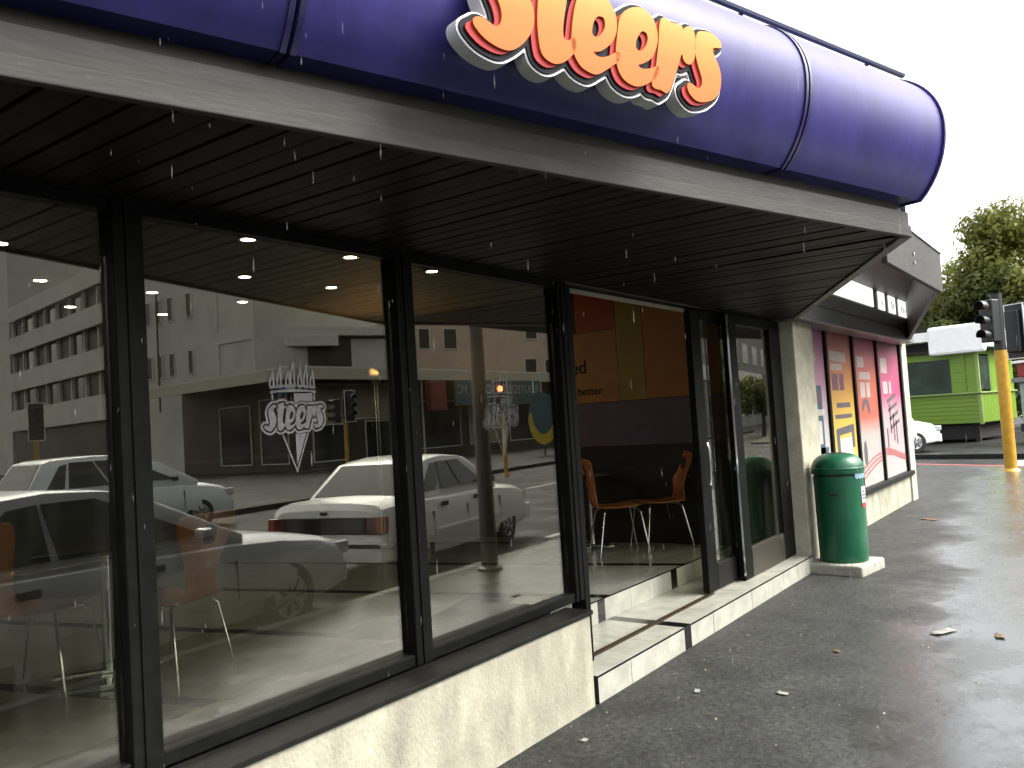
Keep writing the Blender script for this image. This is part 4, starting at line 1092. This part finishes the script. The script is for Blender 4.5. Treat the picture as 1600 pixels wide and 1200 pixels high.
sedan = dict(L=4.1, paint='car_white', w=W, r=.285, axles=(.78,3.22), sill=.27,
  stations=[(0,.30,.86,.74),(.05,.27,.93,.79),(.3,.24,.955,.82),(.9,.20,.95,W),(1.6,.18,.93,W),(2.6,.18,.92,W),(3.0,.18,.905,W),(3.6,.2,.84,.815),(3.95,.24,.77,.79),(4.07,.28,.68,.74),(4.1,.32,.6,.7)],
  cabin=(.68,1.22,2.22,3.0,.93,1.37,.745,.60),
  windows=[[(.10,.10),(.30,.10),(.30,.84),(.20,.84)],[(.325,.10),(.53,.10),(.53,.86),(.325,.86)],[(.56,.10),(.86,.10),(.80,.86),(.56,.86)]],
  handles=(1.25,2.15), gaps=(1.05,1.95,2.95), mirror=2.62, blackmirror=True, sidetrim=(1.1,2.9,.47),
  boxes=[('rear_bumper',(-.09,.12,-.80,.80,.30,.50),'car_white'),('bumper_strip',(-.097,-.085,-.78,.78,.46,.505),'plastic'),
         ('tail_panel',(-.022,.02,-.56,.56,.60,.79),'tail_dark'),('tail_light',(-.028,.1,-.79,-.565,.60,.79),'tail'),('tail_light',(-.028,.1,.565,.79,.60,.79),'tail'),
         ('indicator',(-.031,.08,-.795,-.70,.605,.785),'amber'),('indicator',(-.031,.08,.70,.795,.605,.785),'amber'),
         ('number_plate_recess',(-.094,-.08,-.26,.26,.34,.45),'plastic'),('boot_badge',(-.03,-.01,-.05,.05,.82,.86),'plastic'),
         ('front_bumper',(3.95,4.16,-.78,.78,.28,.50),'car_white'),('headlight',(3.98,4.10,-.74,-.42,.56,.70),'lampglass'),('headlight',(3.98,4.10,.42,.74,.56,.70),'lampglass'),('exhaust',(-.05,.2,-.5,-.44,.22,.28),'plastic')])
silver = dict(L=4.5, paint='car_silver', w=.87, r=.31, axles=(.85,3.55), sill=.26,
  stations=[(0,.34,.84,.72),(.06,.28,.93,.80),(.4,.23,.98,.85),(1.0,.2,.96,.87),(2.0,.18,.94,.87),(3.0,.18,.92,.87),(3.5,.19,.88,.865),(4.0,.21,.80,.83),(4.3,.25,.72,.78),(4.45,.28,.64,.68),(4.5,.33,.56,.6)],
  cabin=(.25,1.0,2.05,3.10,.93,1.43,.79,.60),
  windows=[[(.14,.10),(.42,.10),(.42,.88),(.27,.84)],[(.445,.10),(.90,.10),(.76,.88),(.445,.88)]],
  handles=(1.15,2.1), gaps=(.9,1.85,2.95), mirror=2.62,
  boxes=[('window_trim',(.7,2.8,.792,.80,.925,.94),'chrome'),('rear_bumper',(-.05,.12,-.74,.74,.30,.52),'car_silver'),('tail_light',(-.01,.12,-.78,-.5,.66,.86),'tail'),('tail_light',(-.01,.12,.5,.78,.66,.86),'tail'),
         ('front_bumper',(4.3,4.55,-.62,.62,.26,.46),'car_silver'),('headlight',(4.2,4.46,-.74,-.40,.56,.68),'lampglass'),('headlight',(4.2,4.46,.40,.74,.56,.68),'lampglass')])
hatch = dict(L=4.2, paint='car_white2', w=.86, r=.31, axles=(.65,3.3), sill=.28,
  stations=[(0,.34,.95,.74),(.05,.30,1.02,.80),(.4,.24,1.04,.85),(1.0,.2,1.02,.86),(2.0,.19,1.0,.86),(3.0,.2,.98,.855),(3.5,.22,.93,.84),(3.9,.26,.84,.78),(4.12,.3,.72,.70),(4.2,.36,.6,.6)],
  cabin=(.04,.42,2.15,3.3,1.0,1.60,.78,.62),
  windows=[[(.10,.10),(.20,.10),(.22,.84),(.16,.80)],[(.225,.10),(.46,.10),(.46,.88),(.245,.88)],[(.48,.10),(.88,.10),(.78,.88),(.48,.88)]],
  handles=(1.2,2.1), gaps=(1.0,1.9,2.95), mirror=2.75, blackmirror=True,
  boxes=[('rear_bumper',(-.05,.12,-.76,.76,.30,.54),'car_white2'),('tail_light',(-.015,.1,-.79,-.6,.70,1.0),'tail'),('tail_light',(-.015,.1,.6,.79,.70,1.0),'tail'),
         ('front_bumper',(4.0,4.24,-.60,.60,.28,.5),'car_white2'),('headlight',(3.88,4.16,-.74,-.46,.62,.76),'lampglass'),('headlight',(3.88,4.16,.46,.74,.62,.76),'lampglass'),
         ('air_intake',(4.1,4.25,-.5,-.28,.42,.52),'plastic'),('air_intake',(4.1,4.25,.28,.5,.42,.52),'plastic')])
def place(spec, name, lab, corner, hd):   # corner: rear left corner on the road
    h = R(hd); w = spec['w']
    return car(name, lab, spec, (corner[0]+math.sin(h)*w, corner[1]-math.cos(h)*w, -.15), h)
place(sedan, 'parked_car', 'old white four door sedan with dark tail panel, parked at the kerb', (6.6,-3.9), -12)
place(silver, 'parked_car', 'silver saloon with arched roof, parked nearest the camera', (1.35,-3.12), -5)
place(hatch, 'parked_car', 'white hatchback on the far side behind the silver saloon', (6.7,-12.6), 2)
# white car nosing out behind the poster shop
ang = YAW-math.pi/2+R(4)
ux, uy = math.cos(ang), math.sin(ang)
fx, fy = 28.0, 1.98
car('parked_car', 'white car nose poking out beyond the end pillar', dict(hatch, paint='car_white'), (fx-ux*4.2, fy-uy*4.2, -.02), ang)

# ---- delivery truck at the right edge
tk = empty('delivery_truck', (29.2,-1.48,-.02), YAW-math.pi/2+R(6), 'red and white delivery truck cut off by the right edge', 'truck')
B(.12,4.2,0,2.0,2.05,2.5).build('cargo_box', mat('truck_red', (0.252, 0.024, 0.018),.4), tk, bevel=.03)
B(.0,4.3,-.08,2.08,2.503,2.58).build('box_roof', M['white_paint'], tk, bevel=.01)
B(-.05,4.3,-.06,2.06,1.90,2.045).build('side_rail', M['board_metal'], tk, bevel=.01)
B(.14,4.2,.02,1.98,.62,1.895).build('lower_body', mat('truck_pale_green', (0.27, 0.36, 0.312),.4), tk, bevel=.03)
B(.3,.9,-.02,.012,.9,1.45).build('locker_door', M['white_paint'], tk, bevel=.01)
B(.0,.2,.1,1.9,.35,.6).build('bumper', M['plastic'], tk, bevel=.02)
for x in (.9, 3.4):
    for y in (.15, 1.85):
        w = MB().lathe([(.25,-.12),(.40,-.12),(.43,-.08),(.43,.08),(.40,.12),(.25,.12)], 24, cap=False).build('wheel', M['rubber'], tk, smooth=40, loc=(x,y,.43), rot=(R(90 if y < 1 else -90),0,0))
        MB().lathe([(.249,.05),(.22,.11),(.02,.10)], 24).build('rim', M['rim'], w, smooth=40)

# ================================================================== ACROSS THE STREET (seen in the shop glass)
def facade(root, a, b, z0, z1, th, m, nm='wall'):
    return MB().wall(a, b, z0, z1, th).build(nm, m, root)
def along(a, b, t, off=0):
    dx, dy = b[0]-a[0], b[1]-a[1]; l = math.hypot(dx, dy); return (a[0]+dx*t/l-dy/l*off, a[1]+dy*t/l+dx/l*off)
def window_on(root, a, b, t0, t1, z0, z1, m=None, depth=.10, frame=.07):
    """window with a projecting frame and a recessed pane on the right-hand side of a->b"""
    p = lambda t, o: along(a, b, t, o)
    w = MB().prism([p(t0,-.02), p(t1,-.02), p(t1,.05), p(t0,.05)], z0, z1).build('window', m or M['dark_glass'], root)
    f = MB()
    for (s0,s1,q0,q1) in [(t0-frame,t0,z0-frame,z1+frame),(t1,t1+frame,z0-frame,z1+frame),(t0,t1,z1,z1+frame),(t0,t1,z0-frame,z0)]:
        f.prism([p(s0,-.07), p(s1,-.07), p(s1,.05), p(s0,.05)], q0, q1)
    f.build('frame', M['slab'], w)
    return w
# A: white flats with balcony bands
flats = empty('apartment_block', (29.3,-50.8,0), 0, 'white apartment block with long balcony bands, mirrored in the leftmost pane', 'building', 'buildings across the street')
flats_o = Vector((29.3,-50.8,0))
a = (0,0); b = (3.7,-24)
# facing -x: the right-hand side of a->b is towards the street
facade(flats, (.5,0), (4.2,-24), -.15, 13.4, 9, M['dark_wall'], 'core')
for z0, z1 in [(3.6,5.35),(7.0,8.55),(10.2,11.6),(13.0,14.3)]:
    MB().wall(a, b, z0, z1, .25).build('balcony_band', M['apt_white'], flats)
    MB().wall((.2,.02), (9,1.4), z0, z1, -.25).build('balcony_band', M['apt_white'], flats)
l = math.hypot(3.7,24)
for k in range(9):
    t = .4+k*2.9
    if t < l-.3: MB().prism([along(a,b,t,.26), along(a,b,t+.22,.26), along(a,b,t+.22,.5), along(a,b,t,.5)], 3.6, 13.0).build('pier', M['apt_white'], flats)
for k in range(4):
    t = 1.2+k*5.8
    for z0, z1 in [(5.4,6.9),(8.6,10.1),(11.65,12.9)]:
        MB().prism([along(a,b,t,.40), along(a,b,t+1.1,.40), along(a,b,t+1.1,.5), along(a,b,t,.5)], z0, z1).build('window', M['dark_glass'], flats)
facade(flats, (4.3,-25), (6.3,-38), -.15, 24, 8, M['apt_white'], 'stair_tower')
B(3.2,6,-9.8,-7,14.3,16.4).build('roof_room', M['apt_white'], flats)
# B: plain gabled house wall with narrow windows
gw = empty('gable_house', (0,0,0), 0, 'plain white building with rows of narrow windows, mirrored right of the first black post', 'building', 'buildings across the street')
ga, gb = (28.5,-34.8), (28.8,-47.2)
facade(gw, ga, gb, -.15, 14.5, 9, M['apt_white'])
for t0, w_ in [(6.0,.45),(8.0,.50),(9.35,.5),(10.5,1.0)]:
    for z0, z1 in [(5.75,7.05),(9.1,10.45)]: window_on(gw, ga, gb, t0, t0+w_, z0, z1)
for z0, z1 in [(5.2,7.3),(8.0,11.5)]:
    for q in [(0.05,.25,z0,z1),(3.4,3.6,z0,z1),(.25,3.4,z1-.2,z1)]:
        MB().prism([along(ga,gb,q[0],-.06), along(ga,gb,q[1],-.06), along(ga,gb,q[1],.0), along(ga,gb,q[0],.0)], q[2], q[3]).build('render_band', M['slab'], gw)
MB().tube([(28.35,-44.0,3.6),(28.38,-44.0,11)], .06, 8).build('downpipe', M['pole_grey'], gw)
B(28.3,28.5,-37.5,-37.1,5.0,5.3).build('vent', M['sig_black'], gw)
# C: set back block with pale roof slab
cb = empty('flat_roofed_block', (0,0,0), 0, 'low block with pale roof slab, mirrored left of the second black post', 'building', 'buildings across the street')
ca, cb_ = (36.4,-32.6), (28.9,-36.2)
facade(cb, ca, cb_, -.15, 7.3, 6, M['shop_brown'])
MB().wall((37.2,-31.6), (28.6,-35.7), 7.35, 7.85, 7).build('roof_slab', M['slab'], cb)
MB().wall((33.2,-33.4), (28.62,-35.62), 6.75, 7.345, .5).build('slab_drop', M['slab'], cb)
for t0, w_ in [(5.2,.9),(6.6,1.1)]: window_on(cb, ca, cb_, t0, t0+w_, 5.3, 6.7)
MB().prism([along(ca,cb_,.1,-.05), along(ca,cb_,2.3,-.05), along(ca,cb_,2.3,0), along(ca,cb_,.1,0)], 4.5, 7.2).build('pale_panel', M['apt_white'], cb)
# E: cream house
eh = empty('cream_house', (0,0,0), 0, 'tall cream rendered house with small windows, mirrored beside the doorway', 'building', 'buildings across the street')
ea, eb = (57,-31.9), (41.4,-38.8)
facade(eh, ea, eb, -.15, 13, 9, M['cream_render'])
MB().wall((41.4,-38.8), (44,-46), -.15, 9.5, 6).build('side_wing', M['cream_render'], eh)
for t0, t1, z0, z1 in [(3.6,4.6,8.1,9.5),(3.8,4.8,5.1,6.5),(2.4,2.95,5.0,6.4),(1.2,1.7,5.0,6.3),(10.6,11.6,7.4,8.8),(12.8,13.6,7.4,8.8),(8.2,9.2,11,12.4)]: window_on(eh, ea, eb, t0, t1, z0, z1)
# shopfronts under the long canopy
sf = empty('shop_terrace', (0,0,0), 0, 'brown terrace of shopfronts under a long cream canopy, mirrored behind the cars', 'building', 'buildings across the street')
line = [(54,-28.4),(34,-27.7),(24.9,-27.8),(26.2,-41.8)]
for (p, q) in zip(line[:-1], line[1:]):
    MB().wall(p, q, 4.28, 4.82, -.16 if False else .16).build('canopy_band', M['canopy_cream'], sf)
    MB().wall(p, q, 4.821, 4.90, .22).build('canopy_capping', M['slab'], sf)
MB().prism([(54,-28.5),(34,-27.85),(25.05,-27.95),(26.35,-41.8),(29.5,-41.8),(29.5,-31),(54,-31.8)], 4.5, 4.6).build('canopy_deck', M['shop_brown'], sf)
wl = [(54,-30.8),(34,-30.1),(27.4,-30.2),(28.4,-41.8)]
for (p, q) in zip(wl[:-1], wl[1:]): MB().wall(p, q, -.15, 4.5, .3).build('shop_wall', M['shop_brown'], sf)
for (p, q), t0, t1, z0, z1, m in [((wl[0],wl[1]),1,4,.7,3.2,'dark_glass'),((wl[0],wl[1]),5,8.5,.5,3.3,'dark_glass'),((wl[0],wl[1]),9.5,13,.5,3.3,'shop_cream'),((wl[0],wl[1]),14,18,.5,3.2,'dark_glass'),
      ((wl[1],wl[2]),.4,3.4,2.4,4.2,'shop_cream'),((wl[1],wl[2]),.4,2.2,.3,2.2,'dark_glass'),((wl[1],wl[2]),3.6,5.8,2.2,4.2,'shop_cream'),((wl[1],wl[2]),3.6,5.8,.3,2.1,'dark_glass'),((wl[2],wl[3]),1,3.4,.3,3.6,'dark_wall'),((wl[2],wl[3]),4.4,7.4,.3,3.4,'dark_glass')]:
    window_on(sf, p, q, t0, t1, z0, z1, M[m], frame=.06)
for x in (52,46,40,34.2): MB().tube([(x,-28.1,-.1),(x,-28.1,4.28)], .06, 8).build('canopy_post', M['canopy_cream'], sf)
B(25.0,54,-28.6,-28.3,-.15,.0).build('shop_kerb', M['kerb'], sf)
# signs on the terrace
ts = empty('shop_fascia_sign', (40.6,-27.45,3.55), 0, 'teal fascia sign with pale lettering, mirrored below the cream house', 'sign')
B(-4.3,4.3,-.06,.0,-.75,.72).build('sign_board', M['teal'], ts, bevel=.02)
fm = frame_mat((0,.012,.15), (-1,0,0), (0,0,1))
text_mesh('sign_lettering', 'ROUTEDOORSC  E &  PC', .74, M['letter_pale'], ts, .02, fm)
rp_ = empty('red_shop_panel', (34.1,-27.0,3.4), 0, 'dark red box sign at the end of the teal fascia sign', 'sign')
B(-.55,.75,-.25,.15,-.85,.75).build('panel_box', M['redpanel'], rp_, bevel=.03)
B(-.45,.65,.151,.17,-.2,.6).build('panel_face', mat('bright_red_face', (0.21, 0.021, 0.012),.4), rp_)
cs = empty('crescent_sign', (33.3,-19.6,0), R(57), 'teal oval sign with a yellow crescent on a slim pole', 'sign')
def ell(a_, b_, cz, n=36): return [(a_*math.cos(2*math.pi*k/n), cz+b_*math.sin(2*math.pi*k/n)) for k in range(n)]
mt = frame_mat((0,.0,0), (-1,0,0), (0,0,1))
flat_shape('sign_disc', [ell(.72,1.25,1.75)], M['teal'], cs, .08, mt)
outer = ell(.70,1.22,1.72); inner = ell(.56,1.10,2.0)
cresc = [p for p in [(.70*math.cos(R(d)), 1.72+1.22*math.sin(R(d))) for d in range(-190,11,8)]]+[(.52*math.cos(R(d)), 2.02+1.02*math.sin(R(d))) for d in range(5,-186,-8)]
flat_shape('crescent', [cresc], M['crescent'], cs, .02, mt @ Matrix.Translation((0,0,.052)))
MB().tube([(0,-.1,-.15),(0,-.1,2.2)], .05, 10).build('pole', M['pole_grey'], cs)
for i, (x, y, z, lab) in enumerate([(24.4,-27.6,3.7,'torn blue bunting flag under the far canopy, lower one'),(24.7,-27.5,3.85,'torn blue bunting flag under the far canopy, upper one')]):
    o = MB().add([(-.12,0,.35),(.2,.02,.3),(.12,.0,-.05),(-.05,.05,-.1),(-.28,.1,-.42),(-.3,.06,-.1)], [(0,1,2,3),(0,3,4,5)]).build('bunting_flag', M['blue'], None, loc=(x,y,z), rot=(0,0,R(90)))
    s = o.modifiers.new('s','SOLIDIFY'); s.thickness = .02; baked(o); tag(o, lab, 'flag', 'blue bunting flags')
# pair of uplit lamps on slim stems inside the shop
for i, (x, y) in enumerate([(6.52,3.9),(6.66,4.0)]):
    t = empty('floor_lamp', (x, y, .301), 0, 'warm uplighter on a slim stem at the back of the shop, ' + ('left' if i == 0 else 'right') + ' one', 'lamp', 'warm uplighters')
    MB().tube([(0,0,.02),(0,0,1.80)], .010, 8).build('stem', M['chrome'], t)
    MB().lathe([(.13,0),(.13,.015),(.02,.03)], 20).build('foot', M['sig_black'], t)
    MB().lathe([(.02,1.80),(.055,1.85),(.062,1.90),(.056,1.90),(.018,1.82)], 20).build('shade', M['ring'], t, smooth=40)
    MB().lathe([(.001,1.87),(.045,1.875),(.045,1.885),(.001,1.89)], 16).build('bulb', M['warm_bulb'], t)
    l_ = bpy.data.lights.new('uplight', 'POINT'); l_.energy = 2; l_.color = (1,.55,.22); l_.shadow_soft_size = .04
    lo = bpy.data.objects.new('lamp', l_); link(lo, t); lo.location = (0,0,1.94)

if 'outline' in bpy.data.objects: pass

# ================================================================== RAIN (falling drops, at rest)
rr = random.Random(21); mb = MB()
for k in range(460):
    t = rr.uniform(.7, 3.4); a = rr.uniform(-.62, .62); e = rr.uniform(-.42, .52)
    d = Vector((math.cos(YAW+a), math.sin(YAW+a), e))
    p = Vector((0, -2.65, 1.574))+d*t
    if p.y > -.3 or p.z < .05: continue
    if p.z > 2.3 and p.y > front(p.x)-.1: continue
    w = rr.uniform(.0004, .0010); h = w*rr.uniform(6, 15)
    ring = [(p.x+w*math.cos(q*2.094), p.y+w*math.sin(q*2.094), p.z) for q in range(3)]
    mb.add(ring+[(p.x, p.y, p.z+h), (p.x, p.y, p.z-h*.7)], [(0,1,3),(1,2,3),(2,0,3),(1,0,4),(2,1,4),(0,2,4)])
o = mb.build('rain', film('rain_water', (.7, .72, .75), .055), None, smooth=180); tag(o, kind='stuff')
# ---- street further along, seen in the narrow door pane
ob = empty('office_block', (0,0,0), 0, 'grey office block with a pale band further along the street, mirrored in the door pane', 'building', 'buildings across the street')
oa, ob2 = (128,-36), (62,-24)
facade(ob, oa, ob2, -.15, 13, 10, mat('grey_office_render', (.20,.20,.19), .8, var=.15, scale=.5), 'wall')
MB().prism([along(oa,ob2,0,-.2), along(oa,ob2,66,-.2), along(oa,ob2,66,-.005), along(oa,ob2,0,-.005)], 4.2, 5.4).build('pale_band', M['slab'], ob)
for k in range(11):
    for z in (1.0, 6.4, 9.6): window_on(ob, oa, ob2, 2+5.8*k, 5.4+5.8*k, z, z+1.9)
for i, (x, y, h, r_) in enumerate([(52,-15.5,4.2,1.8),(66,-17,5.0,2.2)]):
    tree((x,y,-.15), h, r_, 30+i, M['leaf2'], 'small dark street tree before the grey office block, ' + ('nearer one' if i == 0 else 'farther one'), n=3500, leaf=.14, base=.3)
